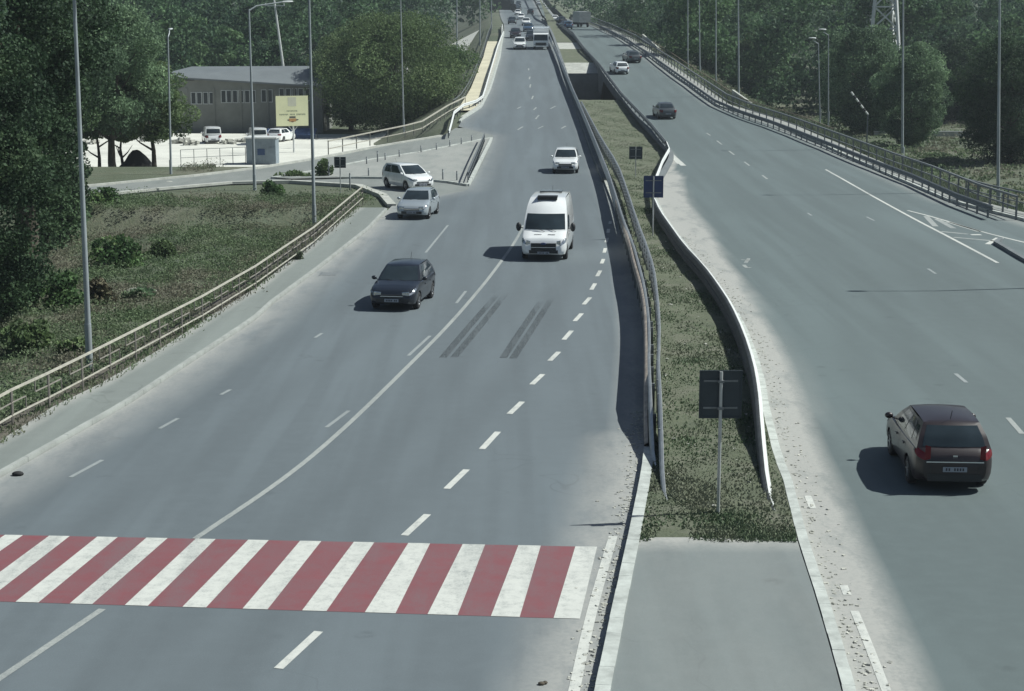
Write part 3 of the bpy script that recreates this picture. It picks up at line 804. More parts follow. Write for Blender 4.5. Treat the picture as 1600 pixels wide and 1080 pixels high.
def crown_spec(h, w, n, rng, low=.25, shape='round'):
    """clump centres filling an uneven crown h tall, w wide"""
    C = []; Rr = []
    for k in range(n):
        a = rng.uniform(0, 2*math.pi); t = rng.uniform(0, 1)
        if shape == 'poplar': prof = math.sin(math.pi*min(max(t*.9+.08, 0), 1))**.5*(.95-.35*t)
        else: prof = math.sqrt(max(0, 1-(2*t-1)**2))*.98+.08
        r = w/2*prof*rng.uniform(.35, 1.0)**.6*rng.uniform(.8, 1.12)
        z = h*(low+(1-low)*t)*rng.uniform(.96, 1.04)
        C.append(np.array([r*math.cos(a), r*math.sin(a), z]))
        s = w*rng.uniform(.10, .22); Rr.append((s, s, s*rng.uniform(.55, .85)))
    return C, Rr
def trunk_mb(h, w, rng, r0, low=.25, nb=7, lean=0):
    mb = MB(); top = h*.78
    pts = [(0, 0, -.4)]
    x = y = 0
    for k in range(1, 7): x += rng.uniform(-.03, .03)*h+lean*h/6; y += rng.uniform(-.03, .03)*h; pts.append((x, y, top*k/6))
    mb.tube(pts, [r0*(1.25-1.1*k/6) if k else r0*1.5 for k in range(7)], 8)
    for b in range(nb):
        k = rng.integers(2, 6); p = Vector(pts[k]); a = rng.uniform(0, 6.28); L = w*rng.uniform(.25, .42)
        q = p+Vector((math.cos(a)*L*.55, math.sin(a)*L*.55, L*.35)); q2 = p+Vector((math.cos(a)*L, math.sin(a)*L, L*.8))
        rr = r0*(1.1-k/6)*.6+.02; mb.tube([p, q, q2], [rr, rr*.6, rr*.2], 6)
    return mb
def tree(loc, h, w, label, mat='leaf', nclump=60, leaves=90, size=.34, low=.25, cat='tree', group=None, name='broadleaf_tree', bark='bark', shape='round', seed=1, r0=None, sq=1.0):
    rng = np.random.default_rng(seed)
    root = empty(name, loc); tag(root, label, cat, group)
    C, Rr = crown_spec(h, w, nclump, rng, low, shape)
    V, t, c = cloud_arrays(C, Rr, [int(leaves*4.2*rng.uniform(.5, 1.35)) for _ in C], size*.45, rng=rng, sq=sq)
    me = quad_mesh('crown', V, t, c, M[mat]); o = bpy.data.objects.new('crown', me); COL.objects.link(o); o.parent = root; KIDS.setdefault(root.name, []).append(o)
    trunk_mb(h, w, rng, r0 or h*.022, low).build('trunk', M[bark], root, smooth=60)
    return root
def gz(x, Y): return terrain(x, Y)
def tree_px(u, vtop, Y, wpx, label, dv=0, **k):
    """a tree standing at distance Y on the ground, its crown top at photo height vtop and wpx photo pixels wide"""
    kx, _ = ray(u, vtop); x = kx*Y; z0 = gz(x, Y); top = AT(u, vtop, Y).z
    return tree((x, Y, z0), top-z0, wpx*Y/F_PX, label, **k)
tree_px(-5, -260, 78, 250, 'huge dark tree filling the top left corner beside the tall lamp post', mat='leaf_dark', nclump=230, leaves=150, size=.30, low=.20, seed=3, r0=.5)
tree_px(-60, 40, 64, 260, 'dark leafy tree cut off by the left frame edge', mat='leaf_dark', nclump=110, leaves=130, size=.26, low=.05, seed=4)
tree_px(66, 60, 92, 118, 'dark tree behind the tall lamp post, its crown down to the ground', mat='leaf_dark', nclump=110, leaves=120, size=.30, low=.04, seed=5)
tree_px(168, 20, 133, 170, 'grey green tree left of the low building behind the lamp post', mat='leaf_grey', nclump=110, leaves=110, size=.36, low=.36, seed=6)
tree_px(238, 110, 138, 112, 'olive tree with low round crown in front of the low building', mat='leaf_olive', nclump=80, leaves=110, size=.34, low=.40, seed=7)
tree_px(150, 150, 137, 80, 'small tree with thin dark trunk at the edge of the parking lot', mat='leaf', nclump=36, leaves=90, size=.34, low=.52, seed=8)
tree_px(185, 160, 139, 70, 'small reddish leafed tree beside the grey green one', mat='leaf_olive', nclump=32, leaves=90, size=.34, low=.52, seed=9)
tree_px(615, 42, 196, 205, 'big round olive tree above the slip lane railing', mat='leaf_olive', nclump=190, leaves=130, size=.42, low=.10, seed=10)
tree_px(545, 62, 205, 120, 'lower olive tree merging into the left side of the big round one', mat='leaf_olive', nclump=90, leaves=110, size=.42, low=.10, seed=11)
tree_px(690, 80, 228, 80, 'small olive tree at the foot of the left flyover', mat='leaf', nclump=60, leaves=100, size=.42, low=.10, seed=12)
tree_px(1428, 76, 172, 105, 'oval grey green tree standing alone in the right field', mat='leaf_grey', nclump=120, leaves=130, size=.34, low=.10, seed=13, shape='round')
tree_px(1355, 50, 190, 125, 'broad grey green tree below the lattice pylon', mat='leaf_grey', nclump=140, leaves=120, size=.40, low=.06, seed=14)
tree_px(1590, 60, 150, 150, 'dark green tree at the right frame edge behind the lamp post', mat='leaf_dark', nclump=140, leaves=120, size=.32, low=.04, seed=15)
tree_px(1500, 70, 215, 110, 'very dark tree between the oval tree and the right lamp post', mat='leaf_dark', nclump=100, leaves=110, size=.42, low=.04, seed=16)
tree_px(1190, 55, 262, 85, 'yellow green tree right of the right flyover', mat='leaf_olive', nclump=70, leaves=110, size=.5, low=.05, seed=17)
tree_px(1125, 45, 270, 80, 'dark bushy tree directly beside the right flyover', mat='leaf_wood', nclump=70, leaves=100, size=.5, low=.05, seed=18)

# woodland behind: one uncountable mass
def woodland(name, spots, mat, seed, size=.8):
    rng = np.random.default_rng(seed); VV = []; TT = []; CC = []
    for (x, Y, h, w) in spots:
        n = int(28*rng.uniform(.8, 1.2)); sh = 'poplar' if rng.random() < .3 else 'round'
        C, Rr = crown_spec(h, w, n, rng, .06, sh)
        V, t, c = cloud_arrays(C, [(a*1.25, b*1.25, cc*1.25) for a, b, cc in Rr], [int((165 if Y < 400 else 70)*rng.uniform(.7, 1.3))]*n, size*(.50 if Y < 400 else .9), rng=rng)
        V = V+np.array([x, Y, gz(x, Y)]); tt = rng.uniform(-.25, .25)
        VV.append(V); TT.append(np.clip(t+tt, 0, 1)); CC.append(np.clip(c*.6+rng.uniform(0, .5), 0, 1))
    me = quad_mesh(name, np.concatenate(VV), np.concatenate(TT), np.concatenate(CC), mat)
    o = bpy.data.objects.new(name, me); COL.objects.link(o); return o
def spots(rows, xa, xb, rng, keep):
    out = []
    for Y, hh, ww, step in rows:
        x = xa(Y)
        while x < xb(Y):
            px, py = x+rng.uniform(-1.5, 1.5), Y+rng.uniform(-5, 5)
            if keep(px, py): out.append((px, py, hh*rng.uniform(.72, 1.15), ww*rng.uniform(.8, 1.2)))
            x += step*rng.uniform(.75, 1.25)
    return out
rg = np.random.default_rng(5)
rows = [(238, 15, 9, 7), (256, 18, 10, 8), (280, 20, 11, 8), (310, 19, 11, 9), (345, 21, 12, 10), (390, 21, 13, 11), (450, 22, 14, 13), (530, 24, 16, 15), (640, 26, 18, 18), (780, 28, 20, 22)]
fr = lambda Y: 800/F_PX*Y+14
L_s = spots(rows, lambda Y: -fr(Y), lambda Y: leftL(Y)-8-(8 if Y < 360 else 0), rg, lambda x, y: True)
R_s = spots(rows, lambda Y: rightR(Y)+9, lambda Y: fr(Y), rg, lambda x, y: True)
R_s += spots([(212, 14, 9, 8)], lambda Y: 58, lambda Y: 82, rg, lambda x, y: True)
L_s += spots([(120, 17, 9, 8), (140, 19, 10, 8), (165, 20, 10, 8), (200, 20, 10, 8)], lambda Y: -fr(Y)-4, lambda Y: -fr(Y)+11, rg, lambda x, y: True)
tag(woodland('woodland', L_s, M['leaf_wood'], 21, .85), 'dense mixed woodland behind the low building and left of the road', 'woodland', kind='stuff')
tag(woodland('woodland', R_s, M['leaf_wood'], 22, .85), 'dense dark woodland on the slope right of the road', 'woodland', kind='stuff')

def shrub(loc, h, w, label, mat, seed, n=22, leaves=90, size=.16, cat='shrub', name='shrub', group=None):
    rng = np.random.default_rng(seed); C = []; Rr = []
    for k in range(n):
        a = rng.uniform(0, 6.28); r = w/2*rng.uniform(0, .8); z = h*rng.uniform(.1, .85)*(1-.5*(2*r/w)**2)
        C.append(np.array([r*math.cos(a), r*math.sin(a), z])); s = w*rng.uniform(.12, .24); Rr.append((s, s, min(s, h*.3)))
    root = empty(name, loc); tag(root, label, cat, group)
    V, t, c = cloud_arrays(C, Rr, [leaves]*n, size, rng=rng)
    me = quad_mesh('foliage', V, t, c, M[mat]); o = bpy.data.objects.new('foliage', me); COL.objects.link(o); o.parent = root
    mb = MB()
    for k in range(6):
        a = rng.uniform(0, 6.28); mb.tube([(0, 0, -.2), (math.cos(a)*w*.15, math.sin(a)*w*.15, h*.4), (math.cos(a)*w*.3, math.sin(a)*w*.3, h*.75)], [.03, .02, .008], 5)
    mb.build('stem', M['bark'], root)
    return root
def shrub_px(u, v, hpx, wpx, label, mat, seed, h0=-1.0, **k):
    p = G(u, v, 0, h0); p.z = terrain(p.x, p.y); s = p.y/F_PX
    return shrub(tuple(p), hpx*s, wpx*s, label, mat, seed, **k)
SH = [(160, 470, 36, 60, 'round reddish brown shrub just right of the tall left lamp post', 'shrub_red'),
      (185, 415, 50, 90, 'broad green bush in the field behind the reddish shrub', 'leaf'),
      (60, 395, 90, 110, 'tall green bush under the dark corner tree', 'leaf_dark'),
      (15, 470, 120, 120, 'green bush against the left frame edge above the railing', 'leaf'),
      (95, 475, 60, 80, 'loose green bush left of the tall lamp post foot', 'leaf'),
      (50, 545, 50, 90, 'low dry bush behind the nearest stretch of railing', 'leaf_olive'),
      (255, 400, 26, 50, 'low olive bush in the middle of the left field', 'leaf_olive'),
      (425, 330, 24, 40, 'small green bush left of the second lamp post', 'leaf'),
      (460, 300, 12, 60, 'low olive hedge at the far edge of the field', 'leaf_olive'),
      (506, 300, 34, 28, 'upright olive bush right of the second lamp post', 'leaf_olive'),
      (215, 470, 20, 50, 'low pale bush among the stones', 'leaf_grey'),
      (120, 560, 26, 60, 'dry low bush at the foot of the tall lamp post', 'leaf_olive'),
      (165, 345, 30, 60, 'green bush at the far left of the field', 'leaf'),
      (110, 350, 60, 50, 'tall pale green bush beneath the dark tree', 'leaf_grey')]
for k, (u, v, hp, wp, lb, mt) in enumerate(SH):
    shrub_px(u, v, hp, wp, lb, mt, 50+k, n=26 if wp > 70 else 18, leaves=110 if wp > 70 else 80, size=.15)
weed = [(465, 408, 18, 30, 'dry brown weed clump growing through the left railing')]
for k, (u, v, hp, wp, lb) in enumerate(weed): shrub_px(u, v, hp, wp, lb, 'reed', 90+k, 0.0, n=12, leaves=60, size=.10, cat='weeds', name='weed_clump')

def blades(name, pts, mat, hgt, wid, seed):
    """pts: array of (x,y,z); each gives a fan of thin blades"""
    rng = np.random.default_rng(seed); n = len(pts)
    a = rng.uniform(0, 2*math.pi, n); h = hgt*rng.uniform(.4, 1.3, n); ln = rng.uniform(-.5, .5, (n, 2))*h[:, None]
    d = np.stack([np.cos(a), np.sin(a), np.zeros(n)], 1)*wid*rng.uniform(.6, 1.4, (n, 1))
    up = np.stack([ln[:, 0], ln[:, 1], h], 1)
    q = np.stack([pts-d*.5, pts+d*.5, pts+up+d*.12, pts+up-d*.12], 1).reshape(-1, 3)
    t = np.repeat(rng.uniform(0, 1, n), 4)
    cl = np.repeat(np.clip(.5+.5*np.sin(pts[:, 0]*.9+np.sin(pts[:, 1]*.5)*2)*np.cos(pts[:, 1]*.6), 0, 1)*.5, 4)
    me = quad_mesh(name, q, t, cl, mat); o = bpy.data.objects.new(name, me); COL.objects.link(o); return o
rg = np.random.default_rng(9)
# turf of the median
P = []
for _ in range(85000):
    Y = YG-.35*rg.random()**2+(182-YG)*rg.random()**2.1; x = medL(Y)+.25+(medR(Y)-medL(Y)-.5)*rg.random()
    if nz(x*3, Y*2.2)+rg.uniform(-.6, .6) > -.05: P.append((x, Y, med_h(Y)+.02))
tag(blades('grass', np.array(P), M['grass_blade'], .045, .05, 1), 'short dry grass on the median strip', 'grass', kind='stuff')
def hummocks(name, pts, mat, rlo, rhi, leaves, size, seed, hf=.5):
    """low weeds: flattened clumps of small leaves"""
    rng = np.random.default_rng(seed); C = []; Rr = []
    for p in pts:
        r = rng.uniform(rlo, rhi)*(1 if rng.random() < .85 else 1.6); C.append(np.array(p)+np.array([0, 0, r*hf*.4])); Rr.append((r, r, r*hf*rng.uniform(.6, 1.2)))
    V, t, c = cloud_arrays(C, Rr, [int(leaves*rng.uniform(.6, 1.4)) for _ in C], size, rng=rng)
    o = bpy.data.objects.new(name, quad_mesh(name, V, t, c, mat)); COL.objects.link(o); return o
def patchy(m, brown):
    """dry brown patches in the living green, by place"""
    n = m.node_tree; b = n.nodes['Principled BSDF']; src = b.inputs['Base Color'].links[0].from_socket
    f = mapr(n, noise(n, .16, 5, .65, pos(n)), .46, .60, 0, .85); c = mix(n, f, src, brown)
    for l in list(src.links):
        if l.to_node.type in ('BSDF_PRINCIPLED', 'BSDF_TRANSLUCENT'): n.links.new(c, l.to_socket)
patchy(M['grass_field'], (.20, .185, .145)); patchy(M['grass_blade'], (.20, .21, .155))
P = []
for _ in range(4200):
    Y = 36+67*rg.random()**.75; x = leftWalk(Y)-.5-26*rg.random()**1.2*(Y/60)
    if x < -(810/F_PX*Y+3): continue
    P.append((x, Y, terrain(x, Y)))
for _ in range(520):
    x, Y = -48+26*rg.random(), 122+16*rg.random()
    if Y > 128+(-x-22)*.25 or x > -24: P.append((x, Y, terrain(x, Y)))
tag(hummocks('field_grass', P, M['grass_field'], .28, .95, 130, .075, 2, .38), 'rough mixed grass and weeds in the left field', 'grass', kind='stuff')
P = []
for _ in range(2200):
    Y = 95+150*rg.random(); x = rightR(Y)+2.4+60*rg.random()
    if x > 810/F_PX*Y+4: continue
    P.append((x, Y, terrain(x, Y)))
tag(hummocks('field_grass', P, M['grass_field'], .35, 1.3, 70, .2, 3, .3), 'pale meadow grass in the right field', 'grass', kind='stuff')
P = []
for _ in range(16000):
    Y = 90+110*rg.random(); x = rightR(Y)+2.0+1.6*rg.random()
    P.append((x, Y, terrain(x, Y)-.05))
tag(blades('dry_reeds', np.array(P), M['reed'], .75, .03, 4), 'tall dry brown reeds along the right railing', 'reeds', kind='stuff')
P = []
for _ in range(5000):
    Y = 34+62*rg.random(); x = leftWalk(Y)-.35+.6*rg.random()**2
    P.append((x, Y, .0))
tag(blades('verge_grass', np.array(P), M['grass_field'], .16, .06, 5), 'ragged grass under the cream railing', 'grass', kind='stuff')
# dirt and leaf crumbs along the median kerbs (uncountable)
def crumbs(name, label, spots_, seed, smax=.05, mat='rock'):
    rng = np.random.default_rng(seed); mb = MB()
    for (x, y, z) in spots_:
        s = smax*rng.uniform(.25, 1); M_ = Matrix.Translation((x, y, z+s*.2)) @ Matrix.Rotation(rng.uniform(0, 6.28), 4, 'Z') @ Matrix.Rotation(rng.uniform(-.5, .5), 4, 'X')
        mb.box(-s, s, -s*.7, s*.7, -s*.3, s*.4, M_)
    return tag(mb.build(name, M[mat]), label, 'debris', kind='stuff')
sp = []
for _ in range(700):
    Y = 24+60*rg.random()**1.4; sp.append((medR(Y)+.06+abs(rg.normal())*.28, Y, 0))
for _ in range(500):
    Y = 24+20*rg.random(); sp.append((medL(Y)-.06-abs(rg.normal())*.22, Y, 0))
crumbs('gravel', 'loose pale gravel and crumbs lying along the median kerbs', sp, 1, .035)
sp = [(medL(Y)+.3+(medR(Y)-medL(Y)-.6)*rg.random(), Y, .14) for Y in 32+50*rg.random(160)]
crumbs('gravel', 'small pale stones scattered in the median grass', sp, 2, .04)
for k, (u, v, s, lb) in enumerate([(212, 455, .5, 'pale jagged stone slab behind the railing'), (232, 457, .4, 'second pale stone beside the jagged slab'), (265, 307, .35, 'small white stone near the slip road verge'),
                      (248, 405, .3, 'pale stone in the middle of the left field'), (166, 497, .3, 'pale stone at the foot of the reddish shrub'), (1047, 478, .10, 'white litter lump in the median grass')]):
    p = G(u, v, 0, -1.0 if u < 800 else .1); p.z = terrain(p.x, p.y) if u < 800 else .14
    mb = MB(); rr = np.random.default_rng(k)
    rows = []
    for a in range(6):
        ph = math.pi*a/5; rows.append([(s*rr.uniform(.8, 1.1)*math.sin(ph)*math.cos(2*math.pi*b/8), s*.7*math.sin(ph)*math.sin(2*math.pi*b/8), -s*.4*math.cos(ph)) for b in range(8)])
        rows[-1].append(rows[-1][0])
    mb.grid(rows); o = mb.build('stone', M['rock']); o.location = p; tag(o, lb, 'stone')

# ------------------------------------------------------------------ lamp posts
def lamp_post(base, h, lean, label, arm=(1.0, 0.0), r=.11, mat='pole', arm_len=2.4, name='street_lamp'):
    root = empty(name, base); tag(root, label, 'street lamp')
    mb = MB(); n = 8
    pts = [(lean[0]*h*k/n, lean[1]*h*k/n, -.6+(h+.6)*k/n) for k in range(n+1)]
    mb.tube(pts, [r*(1.05-.5*k/n) for k in range(n+1)], 10); mb.build('pole', M[mat], root, smooth=60)
    mb = MB(); mb.tube([(0, 0, -.2), (0, 0, .9)], r*1.18, 10); mb.build('base_sleeve', M[mat], root, smooth=60)
    t = Vector(pts[-1]); a = Vector((arm[0], arm[1], 0)).normalized()
    e = t+a*arm_len+Vector((0, 0, .45))
    mb = MB(); mb.tube([t-Vector((0, 0, .1)), t+a*.5+Vector((0, 0, .2)), e], [.05, .045, .04], 8); mb.build('arm', M[mat], root, smooth=60)
    mb = MB(); q = e+a*.75+Vector((0, 0, .04)); sd = Vector((-a.y, a.x, 0))
    rows = []
    for k, (tt, w_, z_) in enumerate([(0, .06, .05), (.2, .13, .07), (.5, .16, .08), (.85, .14, .06), (1, .05, .02)]):
        c = e.lerp(q, tt); rows.append([c+sd*w_, c+sd*w_*.6+Vector((0, 0, z_)), c-sd*w_*.6+Vector((0, 0, z_)), c-sd*w_, c-Vector((0, 0, .05)), c+sd*w_])
    mb.grid(rows); mb.build('lamp_head', M['pole_pale'], root, smooth=60)
    return root
def lamp_px(ub, vb, ut, vt, h, label, h0=0.0, **k):
    p = G(ub, vb, 0, h0) if not callable(h0) else G(ub, vb, 0, h0)
    # lean so that the pole passes through photo point (ut, vt)
    z = None; q = AT(ut, vt, p.y); lean = (q.x-p.x)/max(q.z-p.z, 1)
    return lamp_post(tuple(p), h, (lean, 0), label, **k)
lamp_px(139, 550, 116, 0, 11.4, 'tall grey lamp post rising from behind the cream railing at left', r=.095, arm=(1, .1))
lamp_px(491, 346, 483, 0, 12.6, 'grey lamp post standing at the bend of the cream railing', arm=(1, .1), r=.095)
lamp_px(398, 295, 389, 16, 11.2, 'lamp post beside the slip lane with its whole arm and head visible', arm=(1, .55), r=.095, arm_len=2.2)
lamp_px(267, 270, 262, 40, 9.5, 'short lamp post without visible lamp in front of the olive tree', arm=(0, 1), r=.085, arm_len=.6)
lamp_px(631, 200, 626, 0, 14.5, 'faint lamp post in front of the big round olive tree', r=.08, arm=(1, .1))
def lamp_far(u, Y, h, label, side, r=.10):
    kx, _ = ray(u, 60); x = kx*Y
    return lamp_post((x, Y, max(terrain(x, Y), zr(Y)-1.5)), h+3, (0, 0), label, arm=(side, 0), r=r, mat='pole')
for u, Y, lb in ((714, 228, 'thin lamp post over the pale ground by the left flyover'), (750, 262, 'thin lamp post right of the pale ground by the left flyover'), (768, 320, 'farthest lamp post on the left side of the rising road')):
    lamp_far(u, Y, 12.5, lb, 1)
def lamp_right(ub, vb, ut, label, Yk=None, h=12.0, r=.11, side=-1, al=2.4):
    p = G(ub, vb, 0, zr) ; q = AT(ut, 0, p.y); lean = (q.x-p.x)/max(q.z-p.z, 1)
    return lamp_post((p.x, p.y, p.z-.8), max(h, q.z-p.z+2.0) if h > 11 else h, (lean, 0), label, arm=(side, 0), r=r, arm_len=al)
lamp_right(1411, 232, 1412, 'lamp post in front of the oval tree on the right')
lamp_right(1561, 300, 1563, 'lamp post in front of the dark tree at the right frame edge')
lamp_right(1155, 150, 1154, 'lamp post where the right flyover railing bends')
lamp_right(1119, 122, 1119, 'thin lamp post on the right flyover before the railing bend', r=.09)
lamp_right(1094, 104, 1093, 'lamp post on the right flyover, third back from the railing bend', r=.09)
lamp_right(1075, 96, 1075, 'hardly visible lamp post on the right flyover, farthest of the row', r=.09)
lamp_right(1282, 172, 1278, 'thin pole in the right field left of the broad grey tree', h=7.5, r=.07, al=.25)
lamp_right(1295, 176, 1295, 'second thin pole in the right field close to the first', h=8.5, r=.07, al=.25)
p = Vector((26.2, 66.8, -.5))
lamp_post(tuple(p), 12.0, (0, 0), 'lamp post outside the right frame edge whose shadow crosses the lanes', arm=(-1, 0))

# ------------------------------------------------------------------ signs
def sign(loc, w, h, zc, label, face, back, pole_r=.035, name='road_sign', rz=0, brace=True, top_pole=True):
    root = empty(name, loc, rz); tag(root, label, 'road sign')
    mb = MB(); mb.tube([(0, 0, -.3), (0, 0, zc+(h/2*.96 if top_pole else 0))], pole_r, 10); mb.build('pole', M['galv'], root, smooth=60)
    mb = MB(); mb.box(-w/2, w/2, .045, .06, zc-h/2, zc+h/2); 
    mb.box(-w/2, w/2, .03, .045, zc-h/2, zc-h/2+.03); mb.box(-w/2, w/2, .03, .045, zc+h/2-.03, zc+h/2); mb.box(-w/2, -w/2+.03, .03, .045, zc-h/2+.03, zc+h/2-.03); mb.box(w/2-.03, w/2, .03, .045, zc-h/2+.03, zc+h/2-.03)
    mb.build('panel', back, root)
    mb = MB(); mb.box(-w/2+.02, w/2-.02, .061, .064, zc-h/2+.02, zc+h/2-.02); mb.build('sign_face', face, root)
    mb = MB()
    for z in (zc-h*.28, zc+h*.28):
        mb = MB(); mb.box(-w*.4, w*.4, .0341, .0445, z-.02, z+.02); mb.box(-.06, .06, -.05, .036, z-.025, z+.025); mb.build('bracket', M['post'], root)
    return root
p = G(1122, 803, .12); s = F_PX/p.y
zc = (803-618)/s*1.0
hh = AT(1119, 580, p.y).z-AT(1119, 655, p.y).z
zc = AT(1119, 617, p.y).z-.12
ww = AT(1153, 600, p.y).x-AT(1086, 600, p.y).x
sign((p.x, p.y, .12), ww, hh, zc, 'large square traffic sign seen from behind on a thin post in the near median', M['sign_blue'], M['sign_back'])
p = G(1020, 370, .1); sign((p.x, p.y, .1), .95, 1.05, AT(1017, 292, p.y).z-.1, 'blue traffic sign at the narrow neck of the median', M['sign_blue'], M['sign_blue'])
p = G(993, 275, .1); sign((p.x, p.y, p.z), .9, .85, AT(993, 239, p.y).z-p.z, 'small dark sign back standing in the median grass beyond the blue sign', M['sign_blue'], M['sign_back'], .03)
p = G(532, 300, 0, 0.0); sign((p.x, p.y, -.1), .72, .68, AT(532, 254, p.y).z+.1, 'small dark sign back at the end of the cream railing by the slip lane', M['sign_blue'], M['sign_back'], .03)
p = G(693, 160, 0, -2.0)
# billboard
Y = 167; x0 = AT(431, 170, Y).x; x1 = AT(482, 170, Y).x; zt = AT(450, 150, Y).z; zb = AT(450, 197, Y).z; xc = (x0+x1)/2; bw = x1-x0
root = empty('billboard', (xc, Y, LOT), R(20)); tag(root, 'yellow billboard on a single white post before the low building', 'billboard')
mb = MB(); mb.box(-bw/2, bw/2, 0, .14, zb-LOT, zt-LOT); mb.build('panel', M['board_yellow'], root)
mb = MB(); mb.tube([(.1, .1, -.3), (.1, .1, zb-LOT+.02)], .09, 10); mb.bar((.1, .1, zb-LOT-.55), (-.35, .1, zb-LOT-.03), .06); mb.bar((.1, .1, zb-LOT-.55), (.5, .1, zb-LOT-.03), .06); mb.build('post', M['galv_white'], root)
mb = MB(); Z = lambda t: zb-LOT+(zt-zb)*t
mb.box(-bw*.13, bw*.13, -.006, -.001, Z(.66), Z(.96)); mb.build('pale_patch', M['board_pale'], root)
mb = MB()
for (t, a, b, n, hh_) in ((.50, -.17, .17, 8, .045), (.385, -.40, .42, 20, .05)):
    for k in range(n):
        if n > 10 and k in (7, 12): continue
        xa = bw*(a+(b-a)*k/n); xb = xa+bw*(b-a)/n*.62; mb.box(xa, xb, -.006, -.001, Z(t-hh_/2*(.7+.3*(k % 2))), Z(t+hh_/2))
mb.build('lettering', M['board_ink'], root)
mb = MB(); mb.box(-bw*.09, bw*.10, -.006, -.001, Z(.27), Z(.32)); mb.poly([(-bw*.17, -.006, Z(.20)), (0, -.006, Z(.12)), (bw*.20, -.006, Z(.21)), (bw*.17, -.006, Z(.225)), (-bw*.15, -.006, Z(.215))]); mb.build('emblem', M['plate_ink'], root)
mb = MB(); mb.poly([(-bw*.10, -.009, Z(.15)), (bw*.11, -.009, Z(.15)), (bw*.12, -.009, Z(.25)), (-bw*.11, -.009, Z(.25))]); mb.build('emblem', M['board_orange'], root)

# ------------------------------------------------------------------ low building, kiosk, lot fence, pylons
Yb = 200
bx0 = AT(250, 150, Yb).x; bx1 = AT(502, 150, Yb).x; sb = F_PX/Yb
root = empty('low_building', (bx0, Yb, LOT)); tag(root, 'long low grey workshop with a band of narrow windows behind the parking lot', 'building')
wid = bx1-bx0; zL = AT(270, 118, Yb).z-LOT; zR = AT(502, 134, Yb).z-LOT; dep = 12
mb = MB()
mb.poly([(0, 0, -1), (wid, 0, -1), (wid, 0, zR), (0, 0, zL)]); mb.poly([(wid, 0, -1), (wid, dep, -1), (wid, dep, zR+.2), (wid, 0, zR)]); mb.poly([(0, dep, -1), (0, 0, -1), (0, 0, zL), (0, dep, zL+.2)]); mb.poly([(wid, dep, -1), (0, dep, -1), (0, dep, zL), (wid, dep, zR)])
for k in range(7): mb.box(wid*k/6-.12 if k else 0, wid*k/6+.12, -.10, -.001, -1, zR-.25)
mb.build('wall', M['brick_dark'], root)
mb = MB(); e = .5; zr1 = AT(300, 104, Yb+dep*.6).z-LOT; zr2 = AT(490, 103, Yb+dep*.6).z-LOT
mb.poly([(-e, -e, zL-.02), (wid+e, -e, zR-.02), (wid+e, dep*.6, zr2), (2.5, dep*.6, zr1)]); mb.poly([(2.5, dep*.6, zr1), (wid+e, dep*.6, zr2), (wid+e, dep+e, zR-.1), (-e, dep+e, zL-.1)])
mb.poly([(-e, -e, zL-.02), (2.5, dep*.6, zr1), (-e, dep+e, zL-.1)])
mb.poly([(-e, -e, zL-.22), (wid+e, -e, zR-.22), (wid+e, -e, zR-.021), (-e, -e, zL-.021)]); mb.build('roof', M['roof_sheet'], root)
def bwin(u0, u1, v0, v1):
    a = AT(u0, v0, Yb).x-bx0; b = AT(u1, v0, Yb).x-bx0; t = AT(u0, v0, Yb).z-LOT; d = AT(u0, v1, Yb).z-LOT
    m1 = MB(); m1.box(a, a+.07, -.07, .0, d, t); m1.box(b-.07, b, -.07, 0, d, t); m1.box(a+.07, b-.07, -.07, 0, d, d+.07); m1.box(a+.07, b-.07, -.07, 0, t-.07, t)
    f = m1.build('window', M['win_frame'], root)
    m2 = MB(); m2.box(a+.07, b-.07, -.025, -.012, d+.07, t-.07); m2.build('pane', M['win_dark'], f)
for u in (298, 307, 317, 326.5): bwin(u, u+8.2, 144, 163)
for u in (345, 353.5, 363, 372.5, 382, 391.5): bwin(u, u+8.2, 141, 161)
for u in (408, 417.5): bwin(u, u+8.2, 140, 160)
for u in (436, 446, 456, 466, 476): bwin(u, u+8.2, 138, 158)
mb = MB(); a = AT(281, 122, Yb).x-bx0; b = AT(304, 122, Yb).x-bx0; z0_ = AT(281, 126, Yb).z-LOT; z1_ = AT(281, 121, Yb).z-LOT
mb.box(a, b, -.12, -.002, z0_, z1_); mb.build('nameboard', M['plastic'], root)
# kiosk
Yk = 152; ka = AT(385, 250, Yk).x; kb = AT(431, 250, Yk).x; kt = AT(400, 215, Yk).z
root = empty('kiosk', ((ka+kb)/2, Yk, LOT), R(0)); tag(root, 'small grey blue metal kiosk beside the bright lot fence', 'kiosk'); hw = (kb-ka)/2
mb = MB(); mb.box(-hw, hw, 0, 2.2, 0, kt-LOT-.1)
for k in range(9): mb.box(-hw+hw*2*k/9, -hw+hw*2*k/9+.05, -.03, -.001, .05, kt-LOT-.15)
mb.build('body', M['kiosk'], root)
mb = MB(); mb.box(-hw-.12, hw+.12, -.15, 2.35, kt-LOT-.099, kt-LOT+.02); mb.build('roof', M['galv_white'], root)
mb = MB(); mb.box(-.3, .35, -.045, -.031, .9, 1.45); mb.build('window', M['blue_tarp'], root)
mb = MB(); mb.box(-hw*.2+1.0, hw*.95, -.05, -.031, .1, 1.6); mb.build('door', M['kiosk'], root)
